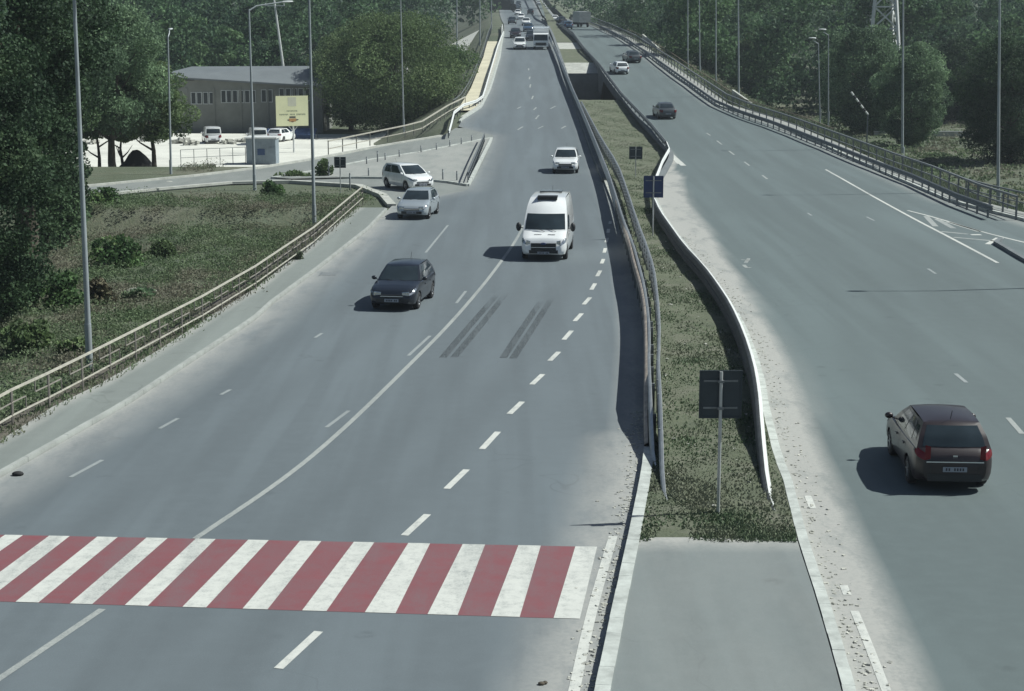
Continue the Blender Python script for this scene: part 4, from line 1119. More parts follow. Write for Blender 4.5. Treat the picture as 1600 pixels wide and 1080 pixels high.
# lot fence
def mesh_fence(px, label, Z, ht=1.5, sp=None, mat='galv_dark', th=.05):
    pts = [G(u, v, 0, Z) for u, v in px]; org = pts[0].copy(); root = empty('fence', tuple(org)); tag(root, label, 'fence'); up = Vector((0, 0, 1))
    P_ = [p-org for p in resample(pts, sp or 1.2)]
    for k in (1.0, .55, .1):
        mb = MB()
        for a, b in zip(P_[:-1], P_[1:]): mb.bar(a+up*ht*k, b+up*ht*k, th*.8)
        mb.build('rail', M[mat], root)
    for p in P_[:90]:
        mb = MB(); mb.bar(p-up*.2, p+up*ht, th); mb.build('post', M[mat], root)
    return root
mesh_fence([(283, 262), (384, 257)], 'dark grid fence in front of the bright parking lot', LOT, 1.55, 1.15)
mesh_fence([(-20, 268), (135, 265)], 'dark fence piece left of the tree mound', LOT, 1.3, 1.2)
# mound of dark spoil under the tree
p = G(215, 270, 0, -1.6); mb = MB(); rows = []
rr = np.random.default_rng(3)
for a in range(8):
    r_ = 2.3*a/7; zz = 2.0*(math.cos(math.pi*a/7)*.5+.5)
    rows.append([(r_*math.cos(2*math.pi*b/14)*rr.uniform(.9, 1.1), r_*math.sin(2*math.pi*b/14)*rr.uniform(.9, 1.1), zz*rr.uniform(.93, 1.05)-.15) for b in range(14)]); rows[-1].append(rows[-1][0])
mb.grid(rows); o = mb.build('spoil_heap', simple('spoil', (.035, .035, .032), .95, bmp=.6), smooth=50); o.location = p; tag(o, 'dark heap of soil beneath the olive tree', 'heap')
# pale rubble heaps at the lot's back
for k, (u, v, s_) in enumerate(((300, 228, .9), (283, 225, .8), (362, 226, .9), (375, 223, .8), (140, 226, .9), (230, 222, .8))):
    p = G(u, v, 0, LOT); mb = MB()
    for q in range(14):
        M_ = Matrix.Translation((random.uniform(-s_, s_), random.uniform(-.4, .4), random.uniform(.02, .5))) @ Matrix.Rotation(random.uniform(0, 3), 4, 'Z') @ Matrix.Rotation(random.uniform(-.5, .5), 4, 'X')
        w_ = random.uniform(.12, .35); mb.box(-w_, w_, -w_*.7, w_*.7, -w_*.5, w_*.5, M_)
    o = mb.build('rubble_heap', M['rock']); o.location = p; tag(o, ['pale rubble heap left of the white van', 'pale rubble heap at the crown of the olive tree', 'pale rubble heap right of the white van', 'pale rubble heap beside the kiosk', 'pale rubble heap left of the dark soil heap', 'pale rubble heap behind the dark soil heap'][k], 'rubble')
# blue canopy
Yc = 188; a = AT(414, 210, Yc); b = AT(492, 210, Yc)
root = empty('canopy', (a.x, Yc, LOT)); tag(root, 'low blue tarpaulin canopy behind the billboard post', 'canopy'); wc = b.x-a.x; hc = AT(450, 206, Yc).z-LOT
mb = MB(); mb.poly([(0, 0, hc-.35), (wc, 0, hc-.35), (wc, 2.5, hc+.25), (0, 2.5, hc+.25)]); mb.poly([(0, 0, hc-.9), (wc, 0, hc-.9), (wc, 0, hc-.351), (0, 0, hc-.351)]); mb.build('cover', M['blue_tarp'], root)
for k in range(4):
    for yy in (0.05, 2.45):
        mb = MB(); mb.bar((wc*k/3, yy, -.1), (wc*k/3, yy, hc-.36 if yy < 1 else hc+.2), .07); mb.build('leg', M['post'], root)
# pylons
def pylon(base, h, wb, wt, label, n=7, th=.14, arms=()):
    root = empty('pylon', base); tag(root, label, 'pylon'); mb = MB()
    cs = [(-1, -1), (1, -1), (1, 1), (-1, 1)]
    W_ = lambda t: (wb+(wt-wb)*t)/2
    for cx, cy in cs: mb.bar((cx*W_(0), cy*W_(0), 0), (cx*W_(1), cy*W_(1), h), th*1.3)
    mb.build('leg_frame', M['galv_white'], root); mb = MB()
    for k in range(n):
        t0, t1 = k/n, (k+1)/n
        for q in range(4):
            a = cs[q]; b = cs[(q+1) % 4]
            mb.bar((a[0]*W_(t0), a[1]*W_(t0), h*t0), (b[0]*W_(t1), b[1]*W_(t1), h*t1), th*.7); mb.bar((b[0]*W_(t0), b[1]*W_(t0), h*t0), (a[0]*W_(t1), a[1]*W_(t1), h*t1), th*.7)
            mb.bar((a[0]*W_(t1), a[1]*W_(t1), h*t1), (b[0]*W_(t1), b[1]*W_(t1), h*t1), th*.7)
    mb.build('bracing', M['galv_white'], root)
    for z, L in arms:
        mb = MB(); mb.bar((-L, 0, z), (L, 0, z), th); mb.bar((-L, 0, z), (0, 0, z+L*.25), th*.7); mb.bar((L, 0, z), (0, 0, z+L*.25), th*.7); mb.build('cross_arm', M['galv_white'], root)
    return root
Yp = 232; q = AT(1378, 58, Yp); pylon((q.x, Yp, terrain(q.x, Yp)), 26, 5.2, 1.2, 'white lattice pylon rising behind the broad grey green tree', 9, .27, ((20, 3.5), (23.5, 3)))
Yp = 226; q = AT(452, 103, Yp); b_ = AT(438, 0, Yp); root = empty('power_pole', (q.x, Yp, LOT)); tag(root, 'slim pale power pole with cross arm behind the low building', 'power pole')
mb = MB(); lean = (b_.x-q.x)/(b_.z-q.z); hp = 19; mb.tube([(-.6*lean, 0, -.6), (lean*hp, 0, hp)], [.22, .11], 8); mb.build('pole', M['galv_white'], root)
zc_ = AT(438, 9, Yp).z-LOT; mb = MB(); mb.bar((lean*zc_-1.3, 0, zc_), (lean*zc_+1.3, 0, zc_), .12); mb.build('cross_arm', M['galv_white'], root)
for dx in (-1.2, 0, 1.2):
    mb = MB(); mb.tube([(lean*zc_+dx, 0, zc_+.06), (lean*zc_+dx, 0, zc_+.35)], [.06, .04], 6); mb.build('insulator', M['galv_white'], root)
# bollards of the traffic island and its dark fence
BL = [(514, 277, 25, 'one left of the dark sign'), (547, 297, 40, ''), (576, 277, 13, ''), (590, 255, 18, ''), (692, 283, 17, ''), (714, 284, 15, ''), (658, 240, 7, ''), (682, 236, 8, ''), (703, 231, 8, ''), (721, 227, 8, ''), (737, 223, 8, ''), (602, 252, 8, ''), (573, 258, 9, ''), (624, 247, 8, '')]
def bollard(loc, h):
    root = empty('bollard', loc); mb = MB(); mb.tube([(0, 0, -.1), (0, 0, h-.05), (0, 0, h)], [.05, .05, .02], 8); mb.build('post', M['post'], root, smooth=50)
    mb = MB(); mb.tube([(0, 0, h*.7), (0, 0, h*.85)], .054, 8); mb.build('band', M['pole_pale'], root, smooth=50)
    return root
BLAB = ['post just left of the small dark sign by the slip lane', 'tallest dark post of the island, right of the small dark sign', 'dark post half hidden behind the rear of the turning white hatchback', 'dark post on the island right above the turning white hatchback',
        'dark post on the island before the turning car bonnet, left of its twin', 'dark post on the near island edge, closest to the pointed barrier', 'short post on the far island edge, fifth from the pointed tip', 'short post on the far island edge, fourth from the pointed tip',
        'short post on the far island edge, third from the pointed tip', 'short post on the far island edge, second from the pointed tip', 'short post on the far island edge, next to the pointed tip', 'short post on the far island edge directly behind the turning white car roof',
        'short post on the far island edge, first right of the tallest post', 'short post on the far island edge, sixth from the pointed tip']
proto = None
for k, (u, v, hpx, _) in enumerate(BL):
    p = G(u, v); p.z = zside(p.x, p.y)+.08; hgt = min(hpx*p.y/F_PX, 1.0)
    if proto is None: proto = o = bollard(tuple(p), 1.0)
    else: o = copy_tree(proto); o.location = p
    if hpx < 20: o.scale = (1, 1, max(.55, hgt))
    tag(o, BLAB[k], 'bollard', 'posts round the traffic island')
railing([Vector((p.x, p.y, zside(p.x, p.y)+.1)) for p in W([(731, 289), (757, 224)])], 'low dark barrier along the pointed right side of the traffic island', M['galv_dark'], .7, 1.5, (.5,), False, .06)
# low white wall and striped leaning pole in the right field
a = G(1365, 213, 0, -1.6); b = G(1532, 213, 0, -1.6); root = empty('low_wall', tuple(a)); tag(root, 'long low pale wall across the right field', 'wall')
mb = MB(); mb.bar((0, 0, .25), b-a+Vector((0, 0, .25)), .25, .5)
mb.build('wall', M['concrete'], root); mb = MB(); mb.bar(Vector((0, 0, .53)), b-a+Vector((0, 0, .53)), .34, .05); mb.build('coping', M['galv_white'], root)
a = AT(1330, 144, 168); b = AT(1356, 179, 168); root = empty('barrier_pole', tuple(b)); tag(root, 'slanting black and white barrier pole in the right field', 'barrier pole')
d = a-b
for k in range(7):
    mb = MB(); mb.tube([d*(k/7), d*((k+1)/7-.001)], .10, 8); mb.build('pole_band', M['galv_white'] if k % 2 == 0 else M['plastic'], root)
mb = MB(); mb.bar((0, 0, 0), (0, 0, terrain(b.x, 168)-b.z-.3), .12); mb.build('stand', M['post'], root)
# raised gore island kerb at the far right
gp = W([(1556, 381), (1600, 409), (1700, 470), (1700, 430), (1600, 394), (1562, 378)])
kerb('kerb', W([(1700, 462), (1600, 408), (1556, 382), (1563, 377)]), .22, .16, M['dark_shaded_concrete'])
# white concrete wing walls by the right flyover
for (ua, va, ub, vb, lb) in ((1143, 158, 1173, 163, 'white concrete wing wall at the railing bend'), (1003, 66, 1030, 78, 'small white concrete wing wall far along the right flyover')):
    a = G(ua, va); b = G(ub, vb); mb = MB(); hgt = 1.2
    d_ = (b-a).normalized(); n_ = Vector((-d_.y, d_.x, 0))*.25
    mb.poly([a, b, b+Vector((0, 0, .15)), a+Vector((0, 0, hgt))]); mb.poly([b+n_, a+n_, a+n_+Vector((0, 0, hgt)), b+n_+Vector((0, 0, .15))])
    mb.poly([a+Vector((0, 0, hgt)), b+Vector((0, 0, .15)), b+n_+Vector((0, 0, .15)), a+n_+Vector((0, 0, hgt))]); mb.poly([a+n_, a, a+Vector((0, 0, hgt)), a+n_+Vector((0, 0, hgt))])
    tag(mb.build('wing_wall', M['concrete']), lb, 'wall')
# drain gratings and a stick on the road
for k, (u, v, w_, lb) in enumerate(((513, 428, .55, 'dark drain grating at the left kerb'), (1042, 747, .0, ''))):
    if not w_: continue
    p = G(u, v); root = empty('drain_grating', (p.x, p.y, 0)); tag(root, lb, 'drain')
    mb = MB()
    for q in range(6): mb.box(-.3+.1*q, -.24+.1*q, -.45, .45, .002, .012)
    mb.box(-.34, -.301, -.5, .5, .002, .014); mb.box(.301, .34, -.5, .5, .002, .014); mb.build('grate', M['post'], root)
p = G(28, 743); mb = MB(); mb.ell((0, 0, .04), (.14, .10, .06), 9, 6); o = mb.build('rubber_scrap', M['tyre'], smooth=60); o.location = p; tag(o, 'small dark scrap lying in the left lane near the frame edge', 'debris')
p = G(846, 1070); mb = MB(); mb.ell((0, 0, .02), (.06, .05, .03), 7, 5); mb.ell((.06, .04, .02), (.04, .05, .025), 7, 5); o = mb.build('rubber_scrap', M['bark'], smooth=60); o.location = p; tag(o, 'small brown scrap on the dusty patch by the near edge line', 'debris')

# ------------------------------------------------------------------ vehicles
def vehicle(P, paint, name='car', plate=True, detail=True):
    L, Wd = P['L'], P['W']; hw = Wd/2; root = empty(name)
    wr = P.get('wr', .31); wy = P['wy']            # wheel radius, (front y, rear y)
    ar = wr+.055
    deck = P['deck']; dy = [a for a, b in deck]; dz = [b for a, b in deck]
    z0 = P.get('z0', .22)
    ys_ = sorted(set([round(y, 3) for y in list(np.linspace(-L/2, L/2, 28)) + [L/2-.03, L/2-.08, L/2-.16, -L/2+.03, -L/2+.08, -L/2+.16] + [w_+o for w_ in wy for o in np.linspace(-ar-.001, ar+.001, 15)]]))
    def wid(y):
        e = (abs(y)/(L/2)); d = L/2-abs(y)
        w_ = hw*(1-.055*e**3)
        return w_*(1-.20*(1-min(d/.30, 1))**2.2)
    rows = []
    for y in ys_:
        w_ = wid(y); d = float(np.interp(y, dy, dz)); e = L/2-abs(y)
        zb = z0+(.10*(1-min(e/.25, 1)))
        # nose and tail rounding
        nose = (1-min(e/.10, 1)); top = d-(.10*nose)
        az = 0
        for wc in wy:
            q = ar*ar-(y-wc)**2
            if q > 0: az = max(az, wr+math.sqrt(q))
        hh_ = top-zb
        half = [(0, zb), (.80*w_, zb), (.93*w_, zb+.03), (.985*w_, zb+.14*hh_/.6), (1.0*w_, zb+.42*hh_), (1.0*w_, zb+.62*hh_), (.985*w_, zb+.80*hh_), (.955*w_, top-.035), (.91*w_, top-.005), (.62*w_, top+.02), (0, top+.035)]
        half = [(x, max(z, az)) for x, z in half]
        row = [(x, y, z) for x, z in half] + [(-x, y, z) for x, z in reversed(half[:-1])]
        rows.append(row)
    mb = MB(); mb.grid(rows)
    mb.poly(rows[0][:-1]); mb.poly(list(reversed(rows[-1][:-1])))
    # greenhouse
    sf = P['front']; sr = P['rear']; sw = P['half']; zz = P['z']     # lists over s of y-front, y-rear, half width ; z range
    ss = P['s']
    yf = lambda s: float(np.interp(s, ss, sf)); yr = lambda s: float(np.interp(s, ss, sr)); hwf = lambda s: float(np.interp(s, ss, sw)); zf = lambda s: float(np.interp(s, ss, zz))
    bf, br = P.get('bowf', .14), P.get('bowr', .08)
    def PF(t, s, o=0): return Vector((hwf(s)*t, yf(s)-bf*t*t+o, zf(s)+o*.4))
    def PR(t, s, o=0): return Vector((hwf(s)*t, yr(s)+br*t*t-o, zf(s)+o*.3))
    def PS(u, s, sd, o=0): return Vector((sd*(hwf(s)+.025*math.sin(math.pi*u)+o), (yr(s)+br)*(1-u)+(yf(s)-bf)*u, zf(s)+o*.3))
    cr = P.get('crown', .05)
    def RF(t, u): return Vector((hwf(1)*t+ (0), (yr(1)+br*t*t)*(1-u)+(yf(1)-bf*t*t)*u, zf(1)+cr*(1-t**2)*(1-(2*u-1)**4)+.02*(1-(2*u-1)**2)))
    NS = 8
    S_ = [k/NS for k in range(NS+1)]; T_ = [k/5-1 for k in range(11)]; U_ = [k/12 for k in range(13)]
    mb.grid([[PF(t, s) for t in T_] for s in S_]); mb.grid([[PR(t, s) for t in T_] for s in S_])
    for sd in (-1, 1): mb.grid([[PS(u, s, sd) for u in U_] for s in S_])
    mb.grid([[RF(t, u) for t in T_] for u in U_])
    body = mb.build('body', paint, root, smooth=38, merge=True)
    g = M['glass']
    def patch(fn, a0, a1, b0, b1, name_, mat_, na=8, nb=6):
        m_ = MB(); m_.grid([[fn(a0+(a1-a0)*i/na, b0+(b1-b0)*j/nb) for i in range(na+1)] for j in range(nb+1)])
        return m_.build(name_, mat_, root, smooth=60)
    w0, w1 = P['wind']
    patch(lambda t, s: PF(t, s, .006), -.91, .91, w0, w1, 'windscreen', g)
    if P.get('rwin'): patch(lambda t, s: PR(t, s, .006), -.86, .86, P['rwin'][0], P['rwin'][1], 'rear_window', g)
    for (u0, u1, s0, s1) in P['side']:
        for sd in (-1, 1): patch(lambda u, s: PS(u, s, sd, .006), u0, u1, s0, s1, 'side_window', g)
    if detail:
        for yc in P.get('seams', (wy[0]-.42, -.12, -.92)):
            for sd in (-1, 1):
                m_ = MB(); zt_ = float(np.interp(yc, dy, dz)); rows_ = []
                for k in range(7):
                    zq = z0+.06+(zt_-z0-.10)*k/6; f_ = float(np.interp((zq-z0)/(zt_-z0), [0, .62, .80, .95, 1.0], [.985, 1.0, .985, .955, .91]))
                    rows_.append([(sd*(wid(yc)*f_+.004), yc-.006, zq), (sd*(wid(yc)*f_+.004), yc+.006, zq)])
                m_.grid(rows_); m_.build('door_seam', M['plastic'], root)
        for sd in (-1, 1):
            m_ = MB(); m_.box(sd*hw*.585-.005, sd*hw*.585+.005, -L/2-.004, -L/2+.02, z0+.24, float(np.interp(-L/2, dy, dz))-.12); m_.build('tailgate_seam', M['plastic'], root)
    # wheels
    m_ = MB(); tw = .105
    m_.lathe_x([(-tw, wr*.62), (-tw, wr*.9), (-tw*.75, wr), (tw*.75, wr), (tw, wr*.9), (tw, wr*.62), (-tw, wr*.62)], 24)
    tyre_v = (m_.v, m_.f, m_.m)
    for wc in wy:
        for sd in (-1, 1):
            e = empty('wheel', (sd*(hw-.13), wc, wr), 0, root); KIDS.setdefault(root.name, []).append(e)
            q = MB(); q.v, q.f, q.m = list(tyre_v[0]), list(tyre_v[1]), list(tyre_v[2]); q.build('tyre', M['tyre'], e, smooth=50)
            q = MB(); q.lathe_x([(sd*.06, .0), (sd*.075, wr*.18), (sd*.05, wr*.2), (sd*.045, wr*.5), (sd*.09, wr*.6), (sd*.085, wr*.66)], 20)
            for k in range(5):
                a = 2*math.pi*k/5; q.bar((sd*.075, 0, 0), (sd*.085, math.cos(a)*wr*.58, math.sin(a)*wr*.58), .05, .035)
            q.build('rim', M['rim'], e)
    def lump(c, r, name_, mat_):
        m_ = MB(); m_.ell(c, r, 12, 8); return m_.build(name_, mat_, root, smooth=60)
    fy, ry = L/2, -L/2
    hl = P['head']; tl = P['tail']
    def sec(y, zq, sd, o):
        """point on the body side at station y and height zq, pushed out by o"""
        w_ = wid(y); d = float(np.interp(y, dy, dz)); q = min(max((zq-z0)/(d-z0), 0), 1)
        f = float(np.interp(q, [0, .62, .80, .95, 1.0], [.985, 1.0, .985, .955, .91])); return Vector((sd*(w_*f+o), y, min(zq, d+.005)))
    for sd in (-1, 1):
        for (nm, E, sg, zc_, hh_, dep_, xin, mt) in (('headlight', fy, 1, hl[2], hl[3][2], hl[4] if len(hl) > 4 else .42, P.get('hx', .44), M['lamp_clear']), ('tail_light', ry, -1, tl[2], tl[3][2], .26, P.get('tx', .60), M['lamp_red'])):
            m_ = MB(); rows_ = []
            # front face from the grille outwards, then wrapped round the corner and swept back along the wing
            for k in range(5):
                t = k/4; x = hw*(xin+(.735-xin)*t); hz = hh_*(.62+.38*t) if sg > 0 else hh_*(.8+.2*t)
                rows_.append([Vector((sd*x, E+sg*(.012-.0*t), zc_-hz)), Vector((sd*x, E+sg*.014, zc_)), Vector((sd*x, E+sg*(.002 if sg > 0 else .012), zc_+hz*(.8 if sg > 0 else 1)))])
            for k in range(1, 8):
                t = k/7; y = E-sg*(dep_*t**1.3); hz = hh_*(1-.55*t**2); up_ = (.10*t if sg > 0 else .03*t)
                rows_.append([sec(y, zc_-hz+up_*1.6, sd, .012), sec(y, zc_+up_, sd, .016), sec(y, zc_+hz+up_, sd, .010)])
            m_.grid(rows_); m_.build(nm, mt, root, smooth=70)
        mr = P.get('mirror', (hw+.07, yf(0)-.32, zf(0)+.10, (.10, .07, .075)))
        m_ = MB(); m_.ell((sd*mr[0], mr[1], mr[2]), mr[3], 10, 7); m_.bar((sd*(mr[0]-.02), mr[1], mr[2]-.02), (sd*(hw-.08), mr[1]-.01, mr[2]-.07), .04, .03); m_.build('mirror', P.get('mirmat', paint), root, smooth=60)
    gr = P['grille']                # half width, z0, z1
    m_ = MB(); m_.box(-gr[0], gr[0], fy-.10, fy+.012, gr[1], gr[2]); 
    m_.build('grille', M['plastic'], root)
    m_ = MB(); m_.box(-gr[0]*.98, gr[0]*.98, fy+.013, fy+.02, (gr[1]+gr[2])/2-.012, (gr[1]+gr[2])/2+.012); m_.build('grille_bar', M['chrome'], root)
    m_ = MB(); m_.box(-hw*.62, hw*.62, fy-.12, fy+.015, z0+.10, z0+.24); m_.build('air_intake', M['plastic'], root)
    m_ = MB(); m_.box(-hw*.66, hw*.66, ry-.012, ry+.15, z0+.06, z0+.22); m_.build('rear_valance', M['plastic'], root)
    for (yy, sg) in ((fy+.022, 1), (ry-.014, -1)):
        zc_ = P['plate_f'] if sg > 0 else P['plate_r']
        a, b = sorted((yy, yy+sg*.012)); m_ = MB(); m_.box(-.26, .26, a, b, zc_-.055, zc_+.055); pl = m_.build('number_plate', M['plate'], root)
        m_ = MB(); a, b = sorted((yy+sg*.0125, yy+sg*.015))
        for k in range(7):
            if k == 2: continue
            m_.box(-.20+.06*k, -.165+.06*k, a, b, zc_-.032, zc_+.032)
        m_.build('plate_characters', M['plate_ink'], pl)
    if detail:
        for sd in (-1, 1):
            for (yy,) in [(c,) for c in P.get('doors', (.2, -.7))]:
                m_ = MB(); a, b = sorted((sd*(wid(yy)-.002), sd*(wid(yy)+.02))); m_.box(a, b, yy-.09, yy+.09, zz[0]-.16, zz[0]-.13); m_.build('door_handle', paint, root)
        m_ = MB(); m_.bar((0, fy*.0+yf(0)+.03, zf(0)+.02), (.42, yf(.12)+.01, zf(.12)+.02), .015); m_.bar((-.5, yf(0)-.02, zf(0)+.02), (-.08, yf(.10)+.01, zf(.10)+.02), .015); m_.build('wiper', M['plastic'], root)
        m_ = MB(); m_.bar((0, yr(1)+.22, zf(1)+cr), (0, yr(1)+.05, zf(1)+cr+.22), .012); m_.build('aerial', M['plastic'], root)
    return root
HATCH = dict(L=4.15, W=1.76, wy=(1.30, -1.22), wr=.31, deck=[(-2.08, .88), (-1.9, .95), (-1.2, .96), (.75, .93), (.95, .95), (1.5, .86), (1.85, .76), (2.08, .62)],
             s=[0, .5, 1], z=[.92, 1.19, 1.43], front=[1.02, .62, .22], rear=[-2.0, -1.86, -1.58], half=[.80, .72, .61], wind=(.10, .93), rwin=(.22, .88), side=[(.12, .42, .12, .86), (.445, .84, .12, .88)],
             head=(.66, .17, .66, (.17, .17, .085)), tail=(.72, .08, .82, (.13, .10, .14)), grille=(.42, .50, .60), plate_f=.40, plate_r=.55)
MPV = dict(HATCH); MPV.update(L=4.15, W=1.80, z=[.96, 1.28, 1.54], front=[1.36, .85, .35], rear=[-2.06, -1.95, -1.72], half=[.82, .76, .66],
             deck=[(-2.15, .92), (-1.95, 1.0), (1.0, .99), (1.3, .98), (1.75, .88), (2.0, .78), (2.15, .62)], wy=(1.36, -1.28), wr=.32, head=(.66, .22, .72, (.20, .22, .08)))
SUV = dict(HATCH); SUV.update(L=4.35, W=1.84, z=[1.0, 1.32, 1.58], front=[.95, .62, .28], rear=[-2.08, -1.94, -1.70], half=[.84, .77, .66],
             deck=[(-2.17, .95), (-1.95, 1.03), (.7, 1.0), (.95, 1.03), (1.6, .96), (1.95, .86), (2.17, .68)], wy=(1.32, -1.30), wr=.35, z0=.27, head=(.68, .17, .76, (.19, .17, .08)), grille=(.46, .52, .70), plate_f=.46)
SEDAN = dict(HATCH); SEDAN.update(L=4.35, rear=[-1.55, -1.25, -.85], front=[1.0, .62, .28], deck=[(-2.17, .86), (-2.0, .98), (-1.4, .98), (.75, .93), (.95, .95), (1.5, .87), (1.95, .76), (2.17, .62)], side=[(.10, .45, .12, .86), (.475, .84, .12, .88)])
C4 = dict(HATCH); C4.update(L=4.27, W=1.78, z=[.95, 1.22, 1.47], front=[1.25, .78, .30], rear=[-2.02, -1.86, -1.62], half=[.81, .73, .61], tail=(.76, .10, .92, (.11, .12, .17)), rwin=(.12, .90),
             deck=[(-2.13, .90), (-1.95, .98), (-1.2, .98), (1.0, .95), (1.25, .96), (1.6, .88), (1.95, .76), (2.13, .62)], side=[(.08, .20, .25, .8), (.225, .50, .12, .88), (.525, .86, .12, .88)])
VAN = dict(L=5.55, W=2.04, wy=(1.78, -1.75), wr=.34, z0=.26, deck=[(-2.77, 1.22), (-2.6, 1.26), (1.7, 1.27), (1.9, 1.26), (2.3, 1.12), (2.6, .98), (2.77, .74)],
           s=[0, .30, .55, .80, 1], z=[1.22, 1.62, 1.95, 2.32, 2.56], front=[2.12, 1.80, 1.45, 1.02, .55], rear=[-2.72, -2.72, -2.70, -2.68, -2.60], half=[.98, .95, .91, .86, .78], wind=(.07, .55), rwin=(.12, .5),
           side=[(.74, .92, .06, .46)], head=(.78, .20, .84, (.17, .18, .12), .45), hx=.56, tx=.66, tail=(.94, .04, 1.1, (.07, .05, .25)), grille=(.55, .44, .80), plate_f=.38, plate_r=.6, mirror=(1.20, 1.55, 1.38, (.12, .09, .20)), bowf=.22, bowr=.02, crown=.07, doors=(1.0,))
SMALLVAN = dict(MPV); SMALLVAN.update(L=4.1, z=[1.0, 1.4, 1.78], rear=[-2.03, -2.01, -1.96], half=[.84, .82, .76], side=[(.66, .88, .12, .80)], rwin=(.2, .8), front=[1.15, .75, .45], doors=(.4,))
def place(o, u, v, hd, label, cat='car', end='front', L=4.2, group=None, h=None):
    """put the vehicle so that the middle of its near end stands at photo pixel (u, v). hd = travel direction (dx, dy)"""
    p = G(u, v, 0, h); d = Vector((hd[0], hd[1], 0)).normalized()
    c = p - d*(L/2) if end == 'front' else p + d*(L/2)
    if end == 'mid': c = p
    z = (lambda q: zr(q.y) if h is None else h)
    a, b = c+d*1.3, c-d*1.3; za, zb_ = z(a), z(b)
    o.location = (c.x, c.y, (za+zb_)/2+.004); o.rotation_mode = 'XYZ'
    o.rotation_euler = (math.atan2(za-zb_, 2.6), 0, math.atan2(-d.x, d.y))
    tag(o, label, cat, group); return o
van = vehicle(VAN, M['car_white'], 'minibus')
van_mir = M['plastic']
for c in KIDS[van.name]:
    if c.name.startswith('mirror'): c.data.materials[0] = M['plastic']
m_ = MB(); m_.box(-.44, .44, .22, .75, 2.50, 2.66); m_.build('roof_vent', M['plastic'], van)
m_ = MB(); m_.box(-.50, .50, -2.2, -1.3, 2.60, 2.70); m_.build('roof_unit', M['car_grey'], van)
m_ = MB(); m_.ell((0, 2.79, .78), (.13, .03, .055), 12, 8); m_.build('badge', M['sign_blue'], van, smooth=60)
m_ = MB(); 
for k in range(6): m_.box(-.48+.055*k, -.44+.055*k, 2.33, 2.37, 1.135, 1.15)
for k in range(6): m_.box(.12+.055*k, .155+.055*k, 2.33, 2.37, 1.135, 1.15)
m_.build('bonnet_lettering', M['plate_ink'], van)
place(van, 849, 409, (-.10, -1), 'white high roof van with black mirrors in the middle of the oncoming lanes', 'van', L=5.55)
navy = vehicle(HATCH, M['car_navy']); place(navy, 612, 487, (-.15, -1), 'dark navy hatchback with glinting headlights left of the solid line', L=4.15)
silver = vehicle(HATCH, M['car_silver']); place(silver, 643, 344, (-.13, -1), 'silver hatchback in the left lane just before the side road', L=4.15)
white = vehicle(SUV, M['car_white']); place(white, 883, 272, (-.06, -1), 'white car coming alone behind the white van', L=4.35)
mpv = vehicle(MPV, M['car_white']); place(mpv, 661, 299, (.52, -.86), 'white hatchback turning out of the side road, nose to the right', L=4.15, end='front')
mar = vehicle(C4, M['car_maroon'])
m_ = MB(); m_.box(-.62, .62, -2.155, -2.13, .70, .725); m_.build('boot_trim', M['chrome'], mar)
m_ = MB(); m_.box(-.05, .05, -2.135, -2.10, .80, .86); m_.build('badge', M['chrome'], mar)
place(mar, 1490, 772, (.06, 1), 'dark maroon hatchback driving away at the lower right', L=4.27, end='rear')
grey = vehicle(SEDAN, M['car_grey']); black = place(vehicle(HATCH, M['car_black']), 830, 64, (-.02, -1), 'black car right behind the small white truck'); blue = place(vehicle(HATCH, M['car_blue']), 825, 50, (-.02, -1), 'blue car in the distant right lane behind the black one'); wh2 = vehicle(HATCH, M['car_white'])
place(grey, 1044, 187, (-.10, 1), 'dark grey car driving away on the right carriageway before the median gap', end='rear')
place(wh2, 973, 117, (-.16, 1), 'white hatchback driving away on the right flyover', end='rear')
def dup(src, *a, **k): return place(copy_tree(src), *a, **k)
dup(grey, 993, 99, (-.18, 1), 'grey car just ahead of the white hatchback on the right flyover', end='rear')
dup(white, 812, 78, (-.02, -1), 'white car in the far left lane beside the small truck')
dup(mar, 805, 60, (-.02, -1), 'dark red car in the far left lane behind the white one')
dup(wh2, 822, 40, (-.02, -1), 'distant white car right behind the blue one')
dup(black, 800, 38, (-.02, -1), 'distant black car alone in the left lane')
dup(wh2, 814, 31, (-.02, -1), 'tiny white car farther up the road behind the lone black one')
dup(wh2, 809, 24, (-.02, -1), 'tiny white car below the two dark ones at the top of the road')
dup(black, 810, 17, (-.02, -1), 'tiny dark car near the top of the road')
dup(black, 810, 9, (-.02, -1), 'topmost tiny dark car on the left road')
dup(black, 829, 22, (.02, 1), 'tiny dark car at the start of the median far up the road')
dup(wh2, 842, 8, (.02, 1), 'topmost tiny white car right of the distant median')
dup(blue, 889, 46, (-.25, 1), 'blue car far up the right flyover in front of the grey box van', end='rear')
dup(wh2, 868, 34, (-.25, 1), 'tiny white car on the far bend of the right road', end='rear')
dup(grey, 880, 38, (-.25, 1), 'tiny grey car on the far bend of the right road', end='rear')
sv = vehicle(SMALLVAN, M['car_white'], 'small_van'); place(sv, 334, 226, (-.28, 1), 'small white van parked before the low building', 'van', h=LOT, L=4.1, end='rear')
dup(sv, 398, 224, (-.28, 1), 'white van half hidden behind the grey blue kiosk', 'van', h=LOT)
dup(wh2, 427, 223, (.3, 1), 'white car parked between the kiosk and the billboard post', h=LOT, end='rear')
dup(black, 698, 141, (.9, -.4), 'dark car on the pale ground below the left flyover', h=LOT, end='mid')
dup(black, 714, 139, (-.1, -1), 'dark car beside the thin lamp post on the pale ground', h=LOT, end='mid')
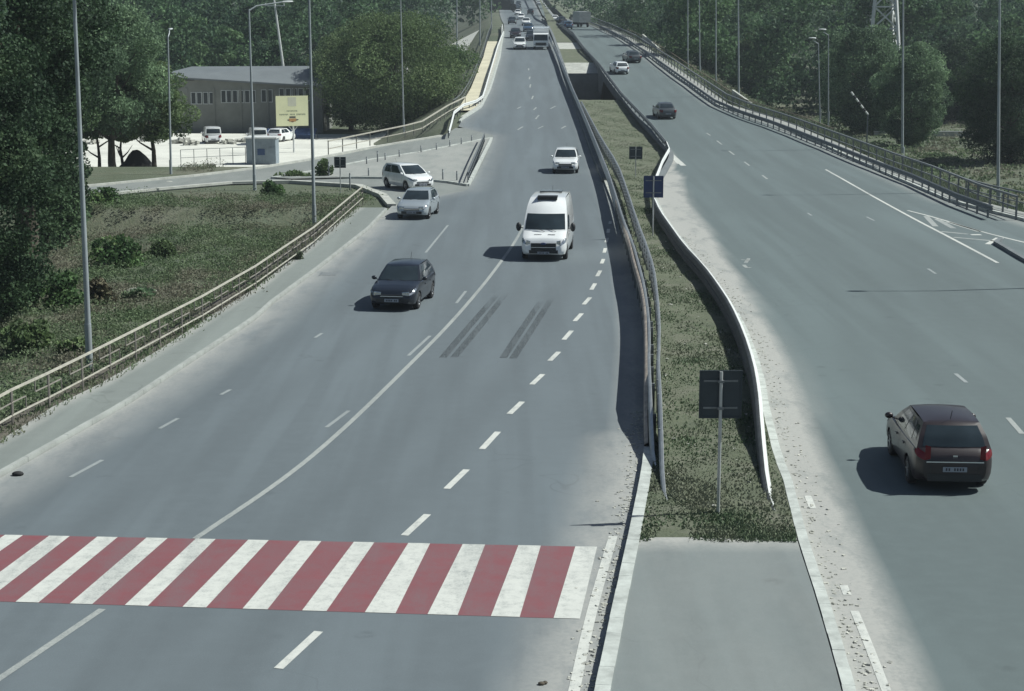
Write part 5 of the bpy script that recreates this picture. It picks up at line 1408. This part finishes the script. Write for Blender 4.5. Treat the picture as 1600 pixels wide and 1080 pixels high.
# small truck and distant lorries
def truck(paint_cab, paint_box, L=6.2, boxh=2.9):
    root = empty('truck'); hw = 1.08
    prof = [(L/2-1.9, .45), (L/2-.05, .45), (L/2, .7), (L/2-.04, 1.25), (L/2-.35, 2.15), (L/2-.6, 2.3), (L/2-1.9, 2.3)]
    mb = MB(); A = [(-hw, y, z) for y, z in prof]; B = [(hw, y, z) for y, z in prof]; mb.poly(A); mb.poly(list(reversed(B)))
    for k in range(len(prof)): j = (k+1) % len(prof); mb.quad(A[k], A[j], B[j], B[k])
    mb.build('cab', paint_cab, root, smooth=30, merge=True)
    mb = MB(); mb.quad((-hw*.9, L/2-.02, 1.3), (hw*.9, L/2-.02, 1.3), (hw*.86, L/2-.31, 2.1), (-hw*.86, L/2-.31, 2.1)); mb.build('windscreen', M['glass'], root)
    mb = MB(); mb.box(-hw*.7, hw*.7, L/2-.02, L/2+.02, .6, 1.0); mb.build('grille', M['plastic'], root)
    mb = MB(); mb.box(-hw-.04, hw+.04, -L/2, L/2-2.0, .95, boxh); mb.box(-hw, hw, -L/2-.01, L/2-1.98, .9, .949); mb.build('cargo_box', paint_box, root)
    mb = MB(); mb.box(-.4, .4, -L/2+.1, L/2-1.9, .6, .899); mb.build('chassis', M['plastic'], root)
    for yy in (L/2-.95, -L/2+1.3):
        for sd in (-1, 1):
            q = MB(); q.lathe_x([(-.12, .2), (-.12, .4), (-.09, .44), (.09, .44), (.12, .4), (.12, .2), (-.12, .2)], 18); o = q.build('wheel', M['tyre'], root, smooth=50); o.location = (sd*(hw-.14), yy, .44)
    for sd in (-1, 1):
        q = MB(); q.ell((sd*.85, L/2, .75), (.14, .04, .09), 10, 6); q.build('headlight', M['lamp_clear'], root)
        q = MB(); q.box(sd*(hw+.12)-.07, sd*(hw+.12)+.07, L/2-.32, L/2-.22, 1.45, 1.85); q.build('mirror', M['plastic'], root)
    return root
t1 = truck(M['car_white'], M['car_white']); place(t1, 845, 78, (-.03, -1), 'small white box truck coming beside the white car', 'truck', L=6.2)
t2 = truck(M['car_grey'], M['galv']); place(t2, 914, 43, (-.28, 1), 'grey box van far up the right flyover', 'truck', L=6.2, end='rear')
t3 = truck(M['car_navy'], M['car_navy'], 9.5, 3.4); place(t3, 787, 19, (.9, -.5), 'long dark blue lorry turning at the far end of the left road', 'truck', L=9.5, end='mid')

# ------------------------------------------------------------------ air
mb = MB(); mb.box(-420, 420, -30, 1250, -12, 125)
m, n, b = nt_new('haze'); n.nodes.remove(b)
pv = n.nodes.new('ShaderNodeVolumePrincipled'); pv.inputs['Color'].default_value = (.80, .90, 1.0, 1); pv.inputs['Density'].default_value = .00025; pv.inputs['Anisotropy'].default_value = .2
n.links.new(pv.outputs[0], n.nodes['Material Output'].inputs['Volume'])
tag(mb.build('haze', m), kind='stuff')
